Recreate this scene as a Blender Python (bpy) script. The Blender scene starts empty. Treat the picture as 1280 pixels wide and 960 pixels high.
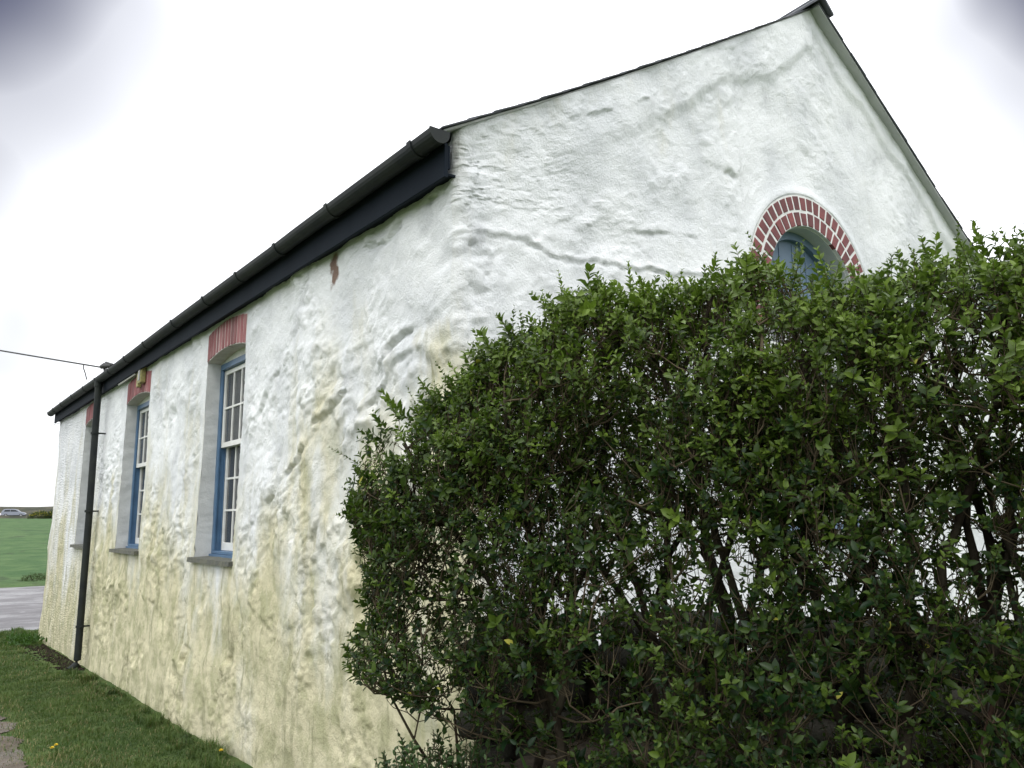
import bpy, math
import numpy as np
from mathutils import Vector, Matrix, kdtree

scene = bpy.context.scene
C = scene.collection
rad = math.radians
rng = np.random.default_rng(7)

# ------------------------------------------------------------------ camera
PITCH, YAW, ROLL = rad(9.742), rad(37.792), rad(-0.529)
CAM = np.array([-2.364, -3.552, 1.75])
cF = np.array([math.sin(YAW)*math.cos(PITCH), math.cos(YAW)*math.cos(PITCH), math.sin(PITCH)])
cR = np.array([math.cos(YAW), -math.sin(YAW), 0.0])
cU = np.cross(cR, cF)
cR2 = cR*math.cos(ROLL) + cU*math.sin(ROLL)
cU2 = cU*math.cos(ROLL) - cR*math.sin(ROLL)
cam = bpy.data.cameras.new('camera')
cam.sensor_width = 36.0
cam.lens = 984.528/1280*36.0
cam.clip_start = 0.05
cam.clip_end = 3000
camo = bpy.data.objects.new('camera', cam)
C.objects.link(camo)
camo.matrix_world = Matrix(((cR2[0], cU2[0], -cF[0], CAM[0]), (cR2[1], cU2[1], -cF[1], CAM[1]),
                            (cR2[2], cU2[2], -cF[2], CAM[2]), (0, 0, 0, 1)))
scene.camera = camo

# ------------------------------------------------------------------ sky and light
SUN_EL, SUN_AZ = 58.0, 232.0          # azimuth clockwise from +y: light from the front left
world = bpy.data.worlds.new("World")
scene.world = world
world.use_nodes = True
nt = world.node_tree
nt.nodes.clear()
N, L = nt.nodes, nt.links
out = N.new('ShaderNodeOutputWorld')
bg = N.new('ShaderNodeBackground')
bg.inputs['Strength'].default_value = 0.1
sky = N.new('ShaderNodeTexSky')
sky.sky_type = 'NISHITA'
sky.sun_disc = False
sky.sun_elevation = rad(SUN_EL)
sky.sun_rotation = rad(SUN_AZ)
tc = N.new('ShaderNodeTexCoord')


def wmath(op, a, b=None, clamp=False):
    m = N.new('ShaderNodeMath')
    m.operation = op
    m.use_clamp = clamp
    for i, v in enumerate((a, b)):
        if v is None:
            continue
        if isinstance(v, (int, float)):
            m.inputs[i].default_value = v
        else:
            L.new(v, m.inputs[i])
    return m.outputs[0]


cn = N.new('ShaderNodeTexNoise')
cn.inputs['Scale'].default_value = 2.2
cn.inputs['Detail'].default_value = 3
cn.inputs['Roughness'].default_value = 0.55
L.new(tc.outputs['Generated'], cn.inputs['Vector'])


def lobe(direction, inner, outer, amount):
    """a grey cloud bank centred on a compass direction of the sky"""
    d = Vector(direction).normalized()
    dp = N.new('ShaderNodeVectorMath')
    dp.operation = 'DOT_PRODUCT'
    L.new(tc.outputs['Generated'], dp.inputs[0])
    dp.inputs[1].default_value = d
    a = wmath('ADD', dp.outputs['Value'], wmath('MULTIPLY', wmath('SUBTRACT', cn.outputs['Fac'], 0.5), 0.035))
    mr = N.new('ShaderNodeMapRange')
    mr.interpolation_type = 'SMOOTHSTEP'
    mr.inputs['From Min'].default_value = math.cos(rad(outer))
    mr.inputs['From Max'].default_value = math.cos(rad(inner))
    mr.inputs['To Min'].default_value = 0
    mr.inputs['To Max'].default_value = amount
    L.new(a, mr.inputs['Value'])
    return mr.outputs[0]


def pix(u, v):
    return cF + cR2*(u-640)/984.5 - cU2*(v-480)/984.5


dark = wmath('MAXIMUM', lobe(pix(-130, -120), 6, 21.5, 0.70), lobe(pix(1420, -110), 3, 17, 0.66))
dark = wmath('MAXIMUM', dark, lobe(pix(-130, -150), 3, 17.5, 0.97))
dark = wmath('MAXIMUM', dark, lobe(pix(-190, 110), 3, 14, 0.68))
dark = wmath('MAXIMUM', dark, lobe(pix(1440, -160), 3, 14.5, 0.95))
dark = wmath('MAXIMUM', dark, lobe(pix(-10, 405), 2.5, 8.0, 0.50))
wisps = N.new('ShaderNodeMapRange')
wisps.inputs['From Min'].default_value = 0.60
wisps.inputs['From Max'].default_value = 0.80
wisps.inputs['To Max'].default_value = 0.25
L.new(cn.outputs['Fac'], wisps.inputs['Value'])
dark = wmath('MAXIMUM', dark, wisps.outputs[0])
cl = N.new('ShaderNodeMixRGB')
cl.inputs[1].default_value = (17.5, 17.8, 18.3, 1)      # bright overcast (times 0.1)
cl.inputs[2].default_value = (0.25, 0.3, 0.95, 1)
L.new(dark, cl.inputs[0])
# an overcast sky is brighter overhead than at the horizon
sepd = N.new('ShaderNodeSeparateXYZ')
L.new(tc.outputs['Generated'], sepd.inputs[0])
gain = N.new('ShaderNodeMapRange')
gain.inputs['From Min'].default_value = 0.0
gain.inputs['From Max'].default_value = 1.0
gain.inputs['To Min'].default_value = 0.72
gain.inputs['To Max'].default_value = 1.75
L.new(sepd.outputs['Z'], gain.inputs['Value'])
clg = N.new('ShaderNodeVectorMath')
clg.operation = 'SCALE'
L.new(cl.outputs[0], clg.inputs[0])
L.new(gain.outputs[0], clg.inputs['Scale'])
mx = N.new('ShaderNodeMixRGB')
mx.inputs[0].default_value = 0.93
L.new(sky.outputs[0], mx.inputs[1])
L.new(clg.outputs[0], mx.inputs[2])
L.new(mx.outputs[0], bg.inputs['Color'])
L.new(bg.outputs[0], out.inputs['Surface'])

sun = bpy.data.lights.new('sun', 'SUN')
sun.energy = 1.0
sun.angle = rad(18)
sun.color = (1.0, 0.97, 0.93)
suno = bpy.data.objects.new('sun', sun)
C.objects.link(suno)
sd = Vector((math.sin(rad(SUN_AZ))*math.cos(rad(SUN_EL)), math.cos(rad(SUN_AZ))*math.cos(rad(SUN_EL)), math.sin(rad(SUN_EL))))
suno.rotation_euler = sd.to_track_quat('Z', 'Y').to_euler()
suno.location = (0, 0, 30)

scene.view_settings.view_transform = 'Standard'
scene.view_settings.look = 'None'
scene.view_settings.gamma = 1
scene.view_settings.exposure = 0.0
scene.view_settings.use_curve_mapping = False
scene.render.engine = 'CYCLES'
scene.cycles.max_bounces = 6
scene.cycles.transparent_max_bounces = 8


# ------------------------------------------------------------------ helpers
def mesh_from(name, V, Fc, smooth=False, attrs=None):
    """V (n,3) array, Fc list of face tuples or an (m,k) array"""
    me = bpy.data.meshes.new(name)
    V = np.asarray(V, dtype=np.float32)
    if isinstance(Fc, np.ndarray):
        m, k = Fc.shape
        me.vertices.add(len(V))
        me.vertices.foreach_set('co', V.ravel())
        me.loops.add(m*k)
        me.loops.foreach_set('vertex_index', Fc.astype(np.int32).ravel())
        me.polygons.add(m)
        me.polygons.foreach_set('loop_start', np.arange(0, m*k, k, dtype=np.int32))
        me.polygons.foreach_set('loop_total', np.full(m, k, dtype=np.int32))
        me.update(calc_edges=True)
    else:
        me.from_pydata(V.tolist(), [], [tuple(int(i) for i in f) for f in Fc])
    me.validate()
    if smooth:
        me.polygons.foreach_set('use_smooth', np.ones(len(me.polygons), dtype=bool))
    for k, a in (attrs or {}).items():
        at = me.attributes.new(k, 'FLOAT', 'POINT')
        at.data.foreach_set('value', np.asarray(a, dtype=np.float32))
    me.update()
    return me


def obj(name, me, mat=None, parent=None, label=None, cat=None, group=None, kind=None):
    o = bpy.data.objects.new(name, me)
    C.objects.link(o)
    if mat is not None and me is not None and not me.materials:
        me.materials.append(mat)
    if parent is not None:
        o.parent = parent
    for k, v in (('label', label), ('category', cat), ('group', group), ('kind', kind)):
        if v:
            o[k] = v
    return o


class MB:
    """collects boxes, tubes and prisms into one mesh"""
    def __init__(s):
        s.v = []
        s.f = []

    def add(s, vs, fs):
        o = len(s.v)
        s.v += [tuple(float(c) for c in p) for p in vs]
        s.f += [tuple(i+o for i in f) for f in fs]

    def box(s, x0, x1, y0, y1, z0, z1):
        s.hexa([(x0, y0, z0), (x1, y0, z0), (x1, y1, z0), (x0, y1, z0), (x0, y0, z1), (x1, y0, z1), (x1, y1, z1), (x0, y1, z1)])

    def hexa(s, p):
        s.add(p, [(0, 3, 2, 1), (4, 5, 6, 7), (0, 1, 5, 4), (1, 2, 6, 5), (2, 3, 7, 6), (3, 0, 4, 7)])

    def prism(s, poly, fn, a, b):
        """poly: 2-D outline; fn(u, v, w) -> point; extruded w from a to b"""
        n = len(poly)
        vs = [fn(u, v, a) for u, v in poly] + [fn(u, v, b) for u, v in poly]
        fs = [tuple(range(n))[::-1], tuple(range(n, 2*n))] + [(i, (i+1) % n, n+(i+1) % n, n+i) for i in range(n)]
        s.add(vs, fs)

    def tube(s, pts, radii, n=8, cap=True):
        pts = [np.array(p, float) for p in pts]
        if not hasattr(radii, '__len__'):
            radii = [radii]*len(pts)
        vs, fs = [], []
        ref = np.array([0.3, 0.2, 0.93])
        for i, p in enumerate(pts):
            t = pts[min(i+1, len(pts)-1)]-pts[max(i-1, 0)]
            t = t/(np.linalg.norm(t)+1e-9)
            a = np.cross(t, ref)
            if np.linalg.norm(a) < 0.1:
                a = np.cross(t, (1, 0, 0))
            a /= np.linalg.norm(a)
            b = np.cross(t, a)
            for k in range(n):
                w = 2*math.pi*k/n
                vs.append(p+radii[i]*(a*math.cos(w)+b*math.sin(w)))
        for i in range(len(pts)-1):
            for k in range(n):
                fs.append((i*n+k, i*n+(k+1) % n, (i+1)*n+(k+1) % n, (i+1)*n+k))
        if cap:
            fs.append(tuple(range(n))[::-1])
            fs.append(tuple((len(pts)-1)*n+k for k in range(n)))
        s.add(vs, fs)

    def mesh(s, name, smooth=False, bevel=0):
        me = mesh_from(name, s.v, s.f, smooth)
        if bevel:
            import bmesh
            bm = bmesh.new()
            bm.from_mesh(me)
            bmesh.ops.recalc_face_normals(bm, faces=bm.faces)
            bmesh.ops.bevel(bm, geom=list(bm.edges), offset=bevel, segments=1, affect='EDGES', profile=0.5)
            bm.to_mesh(me)
            bm.free()
        else:
            import bmesh
            bm = bmesh.new()
            bm.from_mesh(me)
            bmesh.ops.recalc_face_normals(bm, faces=bm.faces)
            bm.to_mesh(me)
            bm.free()
        return me


def smooth_by_angle(o, ang=40):
    me = o.data
    me.polygons.foreach_set('use_smooth', np.ones(len(me.polygons), dtype=bool))
    me.set_sharp_from_angle(angle=rad(ang))


# vectorised gradient noise ------------------------------------------------
_perm = np.random.default_rng(3).permutation(256)
_perm = np.concatenate([_perm, _perm, _perm])
_gr = np.random.default_rng(4).normal(size=(256, 3))
_gr /= np.linalg.norm(_gr, axis=1)[:, None]


def pnoise(x, y, z):
    x, y, z = np.broadcast_arrays(np.asarray(x, float), y, z)
    xi, yi, zi = np.floor(x).astype(int), np.floor(y).astype(int), np.floor(z).astype(int)
    xf, yf, zf = x-xi, y-yi, z-zi
    u, v, w = [t*t*t*(t*(t*6-15)+10) for t in (xf, yf, zf)]
    r = 0
    for dx in (0, 1):
        for dy in (0, 1):
            for dz in (0, 1):
                h = _perm[_perm[_perm[(xi+dx) & 255]+((yi+dy) & 255)]+((zi+dz) & 255)]
                g = _gr[h]
                d = g[..., 0]*(xf-dx)+g[..., 1]*(yf-dy)+g[..., 2]*(zf-dz)
                r = r+d*(u if dx else 1-u)*(v if dy else 1-v)*(w if dz else 1-w)
    return r*1.6


def fbm(x, y, z, octv=4, gain=0.5):
    r, a = 0, 1.0
    for i in range(octv):
        r = r+a*pnoise(np.asarray(x)*2**i+i*7.3, np.asarray(y)*2**i+3.1*i, np.asarray(z)*2**i-5.7*i)
        a *= gain
    return r


def sstep(a, b, x):
    t = np.clip((x-a)/(b-a), 0, 1)
    return t*t*(3-2*t)


# ------------------------------------------------------------------ materials
def newmat(name):
    m = bpy.data.materials.new(name)
    m.use_nodes = True
    return m, m.node_tree.nodes, m.node_tree.links, m.node_tree.nodes['Principled BSDF']


def n_noise(N, L, scale, detail=4, rough=0.55, vec=None, dist=0.0):
    t = N.new('ShaderNodeTexNoise')
    t.inputs['Scale'].default_value = scale
    t.inputs['Detail'].default_value = detail
    t.inputs['Roughness'].default_value = rough
    t.inputs['Distortion'].default_value = dist
    if vec is not None:
        L.new(vec, t.inputs['Vector'])
    return t.outputs['Fac']


def n_range(N, L, v, a, b, c=0.0, d=1.0, smooth=True):
    t = N.new('ShaderNodeMapRange')
    if smooth:
        t.interpolation_type = 'SMOOTHSTEP'
    t.inputs['From Min'].default_value = a
    t.inputs['From Max'].default_value = b
    t.inputs['To Min'].default_value = c
    t.inputs['To Max'].default_value = d
    L.new(v, t.inputs['Value'])
    return t.outputs[0]


def n_math(N, L, op, a, b=None, clamp=False):
    m = N.new('ShaderNodeMath')
    m.operation = op
    m.use_clamp = clamp
    for i, v in enumerate((a, b)):
        if v is None:
            continue
        if isinstance(v, (int, float)):
            m.inputs[i].default_value = v
        else:
            L.new(v, m.inputs[i])
    return m.outputs[0]


def n_mix(N, L, fac, a, b):
    m = N.new('ShaderNodeMixRGB')
    for i, v in ((0, fac), (1, a), (2, b)):
        if isinstance(v, tuple):
            m.inputs[i].default_value = v if len(v) == 4 else v+(1,)
        elif isinstance(v, (int, float)):
            m.inputs[i].default_value = v
        else:
            L.new(v, m.inputs[i])
    return m.outputs[0]


def n_attr(N, name):
    a = N.new('ShaderNodeAttribute')
    a.attribute_name = name
    return a.outputs['Fac']


def n_pos(N, L, scale=(1, 1, 1)):
    t = N.new('ShaderNodeTexCoord')
    m = N.new('ShaderNodeMapping')
    m.inputs['Scale'].default_value = scale
    L.new(t.outputs['Object'], m.inputs['Vector'])
    return m.outputs[0]


def n_bump(N, L, h, strength, dist, nrm=None):
    b = N.new('ShaderNodeBump')
    b.inputs['Strength'].default_value = strength
    b.inputs['Distance'].default_value = dist
    L.new(h, b.inputs['Height'])
    if nrm is not None:
        L.new(nrm, b.inputs['Normal'])
    return b.outputs[0]


def simple(name, c1, c2, scale=8, rough=0.8, bump=0.3, bscale=40, bdist=0.01, metallic=0, stretch=(1, 1, 1), spec=None):
    m, N, L, P = newmat(name)
    p = n_pos(N, L, stretch)
    f = n_range(N, L, n_noise(N, L, scale, 6, 0.6, p), 0.3, 0.7)
    L.new(n_mix(N, L, f, c1, c2), P.inputs['Base Color'])
    P.inputs['Roughness'].default_value = rough
    P.inputs['Metallic'].default_value = metallic
    if spec is not None:
        P.inputs['Specular IOR Level'].default_value = spec
    if bump:
        L.new(n_bump(N, L, n_noise(N, L, bscale, 5, 0.6, p), bump, bdist), P.inputs['Normal'])
    return m


def wall_material():
    m, N, L, P = newmat('limewashed_wall')
    p = n_pos(N, L)
    ps = n_pos(N, L, (1, 1, 0.3))
    white = n_mix(N, L, n_range(N, L, n_noise(N, L, 1.3, 6, 0.6, p), 0.35, 0.68), (0.83, 0.84, 0.845), (0.67, 0.685, 0.70))
    # grey weathering in blotches and flecks
    g1 = n_range(N, L, n_noise(N, L, 2.6, 9, 0.66, p, 0.4), 0.54, 0.72, 0, 0.5)
    white = n_mix(N, L, n_math(N, L, 'MULTIPLY', g1, n_attr(N, 'grime')), white, (0.34, 0.345, 0.355))
    fl = n_range(N, L, n_noise(N, L, 22.0, 6, 0.75, p, 0.6), 0.60, 0.70, 0, 0.55)
    fl2 = n_range(N, L, n_noise(N, L, 1.7, 3, 0.5, p), 0.45, 0.6)
    fl = n_math(N, L, 'MULTIPLY', fl, n_math(N, L, 'MULTIPLY', fl2, n_attr(N, 'grime')))
    white = n_mix(N, L, fl, white, (0.30, 0.30, 0.29))
    # algae: yellow green streaks
    a = n_attr(N, 'algae')
    an = n_noise(N, L, 1.9, 9, 0.60, ps, 0.5)
    af = n_math(N, L, 'ADD', a, n_math(N, L, 'MULTIPLY', n_math(N, L, 'SUBTRACT', an, 0.5), 2.0))
    af = n_range(N, L, af, 0.22, 1.0, 0, 0.93)
    agc = n_mix(N, L, n_range(N, L, n_noise(N, L, 5, 6, 0.6, p), 0.4, 0.65), (0.62, 0.57, 0.37), (0.40, 0.385, 0.21))
    col = n_mix(N, L, af, white, agc)
    af2 = n_math(N, L, 'MULTIPLY', n_range(N, L, n_noise(N, L, 6.0, 9, 0.72, ps, 0.7), 0.50, 0.68, 0, 0.85), n_range(N, L, a, 0.2, 0.9))
    col = n_mix(N, L, af2, col, (0.29, 0.28, 0.17))
    rf = n_attr(N, 'rust')
    rf = n_range(N, L, n_math(N, L, 'MULTIPLY', rf, n_math(N, L, 'ADD', n_noise(N, L, 30, 5, 0.7, p), 0.5)), 0.3, 0.9, 0, 0.9)
    col = n_mix(N, L, rf, col, (0.16, 0.075, 0.04))
    pit = n_range(N, L, n_noise(N, L, 55.0, 4, 0.8, p, 0.8), 0.66, 0.74, 0, 0.5)
    pit = n_math(N, L, 'MULTIPLY', pit, n_math(N, L, 'MULTIPLY', n_range(N, L, n_noise(N, L, 2.4, 4, 0.6, p), 0.42, 0.6), n_attr(N, 'grime')))
    col = n_mix(N, L, pit, col, (0.20, 0.195, 0.17))
    L.new(col, P.inputs['Base Color'])
    P.inputs['Roughness'].default_value = 0.88
    P.inputs['Specular IOR Level'].default_value = 0.25
    # bumps: brushed limewash, grit; pebble dash where the attribute says so
    pb = n_attr(N, 'dash')
    b1 = n_bump(N, L, n_noise(N, L, 12, 9, 0.70, p, 0.6), 0.50, 0.028)
    vo = N.new('ShaderNodeTexVoronoi')
    vo.inputs['Scale'].default_value = 34
    L.new(p, vo.inputs['Vector'])
    dsh = n_math(N, L, 'MULTIPLY', n_math(N, L, 'SUBTRACT', 1.0, vo.outputs['Distance']), pb)
    b2 = n_bump(N, L, dsh, 0.9, 0.022, b1)
    b3 = n_bump(N, L, n_noise(N, L, 70, 6, 0.75, p), 0.8, 0.012, b2)
    L.new(b3, P.inputs['Normal'])
    return m


M = {}
M['wall'] = wall_material()
M['reveal'] = simple('grey_render', (0.62, 0.63, 0.62), (0.50, 0.51, 0.50), 3, 0.85, 0.5, 35, 0.01)  # window reveals in plain grey, darker than the limewashed wall
M['mortar'] = simple('limewashed_mortar', (0.74, 0.74, 0.72), (0.60, 0.60, 0.58), 12, 0.9, 0.5, 60, 0.006)
M['mortar_grey'] = simple('weathered_mortar', (0.66, 0.60, 0.58), (0.55, 0.48, 0.46), 12, 0.9, 0.5, 60, 0.006)
M['brick_red'] = simple('painted_red_brick', (0.17, 0.040, 0.040), (0.115, 0.032, 0.035), 14, 0.75, 0.6, 55, 0.006)
M['brick_pink'] = simple('faded_pink_brick', (0.20, 0.050, 0.055), (0.27, 0.13, 0.13), 9, 0.85, 0.5, 50, 0.006, stretch=(1, 1, .3))
M['blue'] = simple('blue_gloss_paint', (0.070, 0.145, 0.25), (0.05, 0.11, 0.20), 6, 0.38, 0.15, 30, 0.003)
M['blue_dull'] = simple('dusty_blue_paint', (0.10, 0.16, 0.24), (0.13, 0.19, 0.27), 6, 0.55, 0.2, 30, 0.003)
M['white'] = simple('white_sash_paint', (0.74, 0.74, 0.72), (0.66, 0.66, 0.63), 10, 0.42, 0.15, 40, 0.002)
M['black'] = simple('black_gutter_plastic', (0.010, 0.013, 0.015), (0.022, 0.026, 0.022), 5, 0.6, 0.2, 60, 0.002, spec=0.22)
M['fascia'] = simple('dark_navy_fascia_paint', (0.006, 0.010, 0.017), (0.009, 0.014, 0.022), 4, 0.75, 0.2, 40, 0.002, spec=0.12)
M['slate'] = simple('roof_slate', (0.085, 0.09, 0.105), (0.05, 0.055, 0.065), 4, 0.6, 0.4, 25, 0.006)
M['sillslate'] = simple('mossy_slate_sill', (0.075, 0.078, 0.07), (0.12, 0.12, 0.085), 14, 0.85, 0.7, 60, 0.01)
M['soffit'] = simple('grey_verge_board', (0.42, 0.43, 0.43), (0.50, 0.51, 0.50), 3, 0.8, 0.3, 40, 0.004)
M['cable'] = simple('dark_cable', (0.03, 0.03, 0.03), (0.05, 0.05, 0.05), 5, 0.6, 0)
M['brass'] = simple('yellowed_metal', (0.40, 0.37, 0.13), (0.22, 0.20, 0.10), 30, 0.6, 0.4, 60, 0.003)
M['lens'] = simple('dull_dark_lens', (0.12, 0.13, 0.10), (0.20, 0.20, 0.17), 20, 0.3, 0)


def vary_islands(m, lo, hi):
    # each brick or stone a little lighter or darker than the next
    N, L = m.node_tree.nodes, m.node_tree.links
    P = N['Principled BSDF']
    src = P.inputs['Base Color'].links[0].from_socket
    g = N.new('ShaderNodeNewGeometry')
    r = n_range(N, L, g.outputs['Random Per Island'], 0, 1, lo, hi, smooth=False)
    v = N.new('ShaderNodeVectorMath')
    v.operation = 'SCALE'
    L.new(src, v.inputs[0])
    L.new(r, v.inputs['Scale'])
    L.new(v.outputs[0], P.inputs['Base Color'])


vary_islands(M['brick_red'], 0.62, 1.35)
vary_islands(M['brick_pink'], 0.70, 1.30)


def glass_material():
    m, N, L, P = newmat('window_glass')
    P.inputs['Base Color'].default_value = (0.075, 0.08, 0.085, 1)
    P.inputs['Roughness'].default_value = 0.06
    P.inputs['Specular IOR Level'].default_value = 0.7
    P.inputs['Alpha'].default_value = 0.75
    p = n_pos(N, L)
    L.new(n_bump(N, L, n_noise(N, L, 3.5, 2, 0.5, p), 0.25, 0.01), P.inputs['Normal'])
    return m


M['glass'] = glass_material()


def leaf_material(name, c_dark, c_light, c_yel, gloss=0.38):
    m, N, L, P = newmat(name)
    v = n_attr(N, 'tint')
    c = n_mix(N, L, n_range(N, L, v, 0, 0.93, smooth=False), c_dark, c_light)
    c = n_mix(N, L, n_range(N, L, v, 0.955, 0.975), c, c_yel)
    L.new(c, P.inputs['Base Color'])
    P.inputs['Roughness'].default_value = gloss
    P.inputs['Specular IOR Level'].default_value = 0.22
    tr = N.new('ShaderNodeBsdfTranslucent')
    L.new(n_mix(N, L, 0.5, c, (0.16, 0.30, 0.03)), tr.inputs['Color'])
    ms = N.new('ShaderNodeMixShader')
    ms.inputs[0].default_value = 0.20
    L.new(P.outputs[0], ms.inputs[1])
    L.new(tr.outputs[0], ms.inputs[2])
    L.new(ms.outputs[0], N['Material Output'].inputs['Surface'])
    return m


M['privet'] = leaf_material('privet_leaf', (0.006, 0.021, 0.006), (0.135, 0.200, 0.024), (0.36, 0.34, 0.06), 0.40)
M['shrub'] = leaf_material('shrub_leaf', (0.014, 0.036, 0.012), (0.06, 0.11, 0.035), (0.36, 0.38, 0.10))
M['grass'] = leaf_material('grass_blade', (0.026, 0.055, 0.013), (0.095, 0.140, 0.038), (0.24, 0.20, 0.10), 0.55)
M['strap'] = leaf_material('strap_leaf', (0.03, 0.075, 0.015), (0.07, 0.14, 0.03), (0.3, 0.3, 0.08), 0.4)
M['dead'] = simple('dead_brown_leaf', (0.26, 0.13, 0.07), (0.16, 0.085, 0.045), 20, 0.7, 0.4, 50, 0.004)
M['bark'] = simple('lichened_bark', (0.018, 0.013, 0.009), (0.065, 0.055, 0.04), 20, 0.9, 0.8, 60, 0.012, stretch=(1, 1, .5))
M['twig'] = simple('thin_twig_bark', (0.045, 0.032, 0.022), (0.10, 0.08, 0.05), 12, 0.85, 0.2, 60, 0.004)
M['stone'] = simple('dark_mossy_stone', (0.021, 0.019, 0.016), (0.010, 0.012, 0.007), 9, 0.92, 0.8, 30, 0.02)
M['soil'] = simple('dark_soil', (0.016, 0.013, 0.009), (0.035, 0.028, 0.020), 10, 0.95, 0.8, 30, 0.03)
M['flower'] = simple('yellow_petal', (0.75, 0.55, 0.02), (0.65, 0.45, 0.02), 30, 0.6, 0)
M['rustwood'] = simple('reddish_torn_wood', (0.085, 0.038, 0.022), (0.045, 0.025, 0.016), 12, 0.85, 0.7, 40, 0.01, stretch=(1, 1, .2))

for k_ in ('stone', 'soil', 'bark', 'twig'):
    M[k_].node_tree.nodes['Principled BSDF'].inputs['Specular IOR Level'].default_value = 0.08
vary_islands(M['stone'], 0.5, 1.5)

# ------------------------------------------------------------------ ground
HC = np.array([0.0, 5.0])


def ground_z(x, y):
    x = np.asarray(x, float)
    y = np.asarray(y, float)
    near = -0.026*np.clip(y, 0, 15.5)
    near = near+0.012*fbm(x*0.9, y*0.9, 0.3, 3)
    # grass mound at the far corner
    near = near+0.10*np.exp(-(((x+0.55)/0.7)**2+((y-14.6)/1.0)**2))
    r = np.hypot(x-HC[0], y-HC[1])
    t = np.clip((r-24.5)/150.0, 0, 1)
    hill = 3.25*t**0.9
    hill = hill+3.1*sstep(184, 204, r)-5.5*sstep(230, 420, r)
    rough = sstep(24, 40, r)
    hill = hill+rough*0.10*fbm(x*0.12, y*0.12, 1.7, 4)+sstep(184, 200, r)*0.35*fbm(x*0.05, y*0.05, 4.7, 4)
    return near+hill


def axis_pts(lo, hi, fine_lo, fine_hi, step, grow=1.12):
    a = list(np.arange(fine_lo, fine_hi+1e-6, step))
    s, x = step, fine_hi
    while x < hi:
        s *= grow
        x += s
        a.append(min(x, hi))
    s, x = step, fine_lo
    b = []
    while x > lo:
        s *= grow
        x -= s
        b.append(max(x, lo))
    return np.array(sorted(set(b+a)))


def grid_mesh(name, xs, ys, zf, keep=None, smooth=True):
    X, Y = np.meshgrid(xs, ys)
    V = np.stack([X, Y, zf(X, Y)], -1).reshape(-1, 3)
    nx, ny = len(xs), len(ys)
    i = np.arange(nx-1)[None, :]+np.arange(ny-1)[:, None]*nx
    Fc = np.stack([i, i+1, i+1+nx, i+nx], -1).reshape(-1, 4)
    if keep is not None:
        cx = V[Fc].mean(1)
        Fc = Fc[keep(cx[:, 0], cx[:, 1])]
        used = np.unique(Fc)
        mp = np.zeros(len(V), int)
        mp[used] = np.arange(len(used))
        V, Fc = V[used], mp[Fc]
    return mesh_from(name, V, Fc, smooth)


def ground_material():
    m, N, L, P = newmat('grass_ground')
    p = n_pos(N, L)
    geo = N.new('ShaderNodeNewGeometry')
    sep = N.new('ShaderNodeSeparateXYZ')
    L.new(geo.outputs['Position'], sep.inputs[0])
    g = n_mix(N, L, n_range(N, L, n_noise(N, L, 1.6, 7, 0.65, p), 0.35, 0.65), (0.045, 0.085, 0.022), (0.085, 0.115, 0.035))
    g = n_mix(N, L, n_range(N, L, n_noise(N, L, 9, 6, 0.7, p), 0.5, 0.72, 0, 0.5), g, (0.07, 0.055, 0.035))
    # the pasture beyond the yard
    fld = n_mix(N, L, n_range(N, L, n_noise(N, L, 0.5, 9, 0.75, p, 0.5), 0.38, 0.64), (0.036, 0.080, 0.026), (0.075, 0.125, 0.045))
    fld = n_mix(N, L, n_range(N, L, n_noise(N, L, 0.5, 8, 0.75, n_pos(N, L, (1.2, 0.35, 1))), 0.53, 0.66, 0, 0.75), fld, (0.035, 0.055, 0.025))
    vl = N.new('ShaderNodeVectorMath')
    vl.operation = 'DISTANCE'
    L.new(geo.outputs['Position'], vl.inputs[0])
    vl.inputs[1].default_value = (0, 5, 0)
    c = n_mix(N, L, n_range(N, L, vl.outputs['Value'], 20, 28), g, fld)
    moor = n_mix(N, L, n_range(N, L, n_noise(N, L, 0.25, 8, 0.7, p), 0.4, 0.62), (0.030, 0.034, 0.022), (0.075, 0.068, 0.045))
    dist = n_math(N, L, 'ADD', vl.outputs['Value'], n_math(N, L, 'MULTIPLY', n_math(N, L, 'SUBTRACT', n_noise(N, L, 0.12, 4, 0.6, p), 0.5), 14))
    c = n_mix(N, L, n_range(N, L, dist, 171, 176), c, moor)
    L.new(c, P.inputs['Base Color'])
    P.inputs['Roughness'].default_value = 0.9
    P.inputs['Specular IOR Level'].default_value = 0.15
    b = n_bump(N, L, n_noise(N, L, 25, 6, 0.7, p), 0.7, 0.03)
    b = n_bump(N, L, n_noise(N, L, 1.2, 6, 0.7, p), 0.6, 0.25, b)
    L.new(b, P.inputs['Normal'])
    return m


xs = axis_pts(-700, 700, -6, 12, 0.22)
ys = axis_pts(-500, 900, -6, 32, 0.25)
obj('ground', grid_mesh('ground', xs, ys, ground_z), ground_material(), kind='structure')


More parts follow.
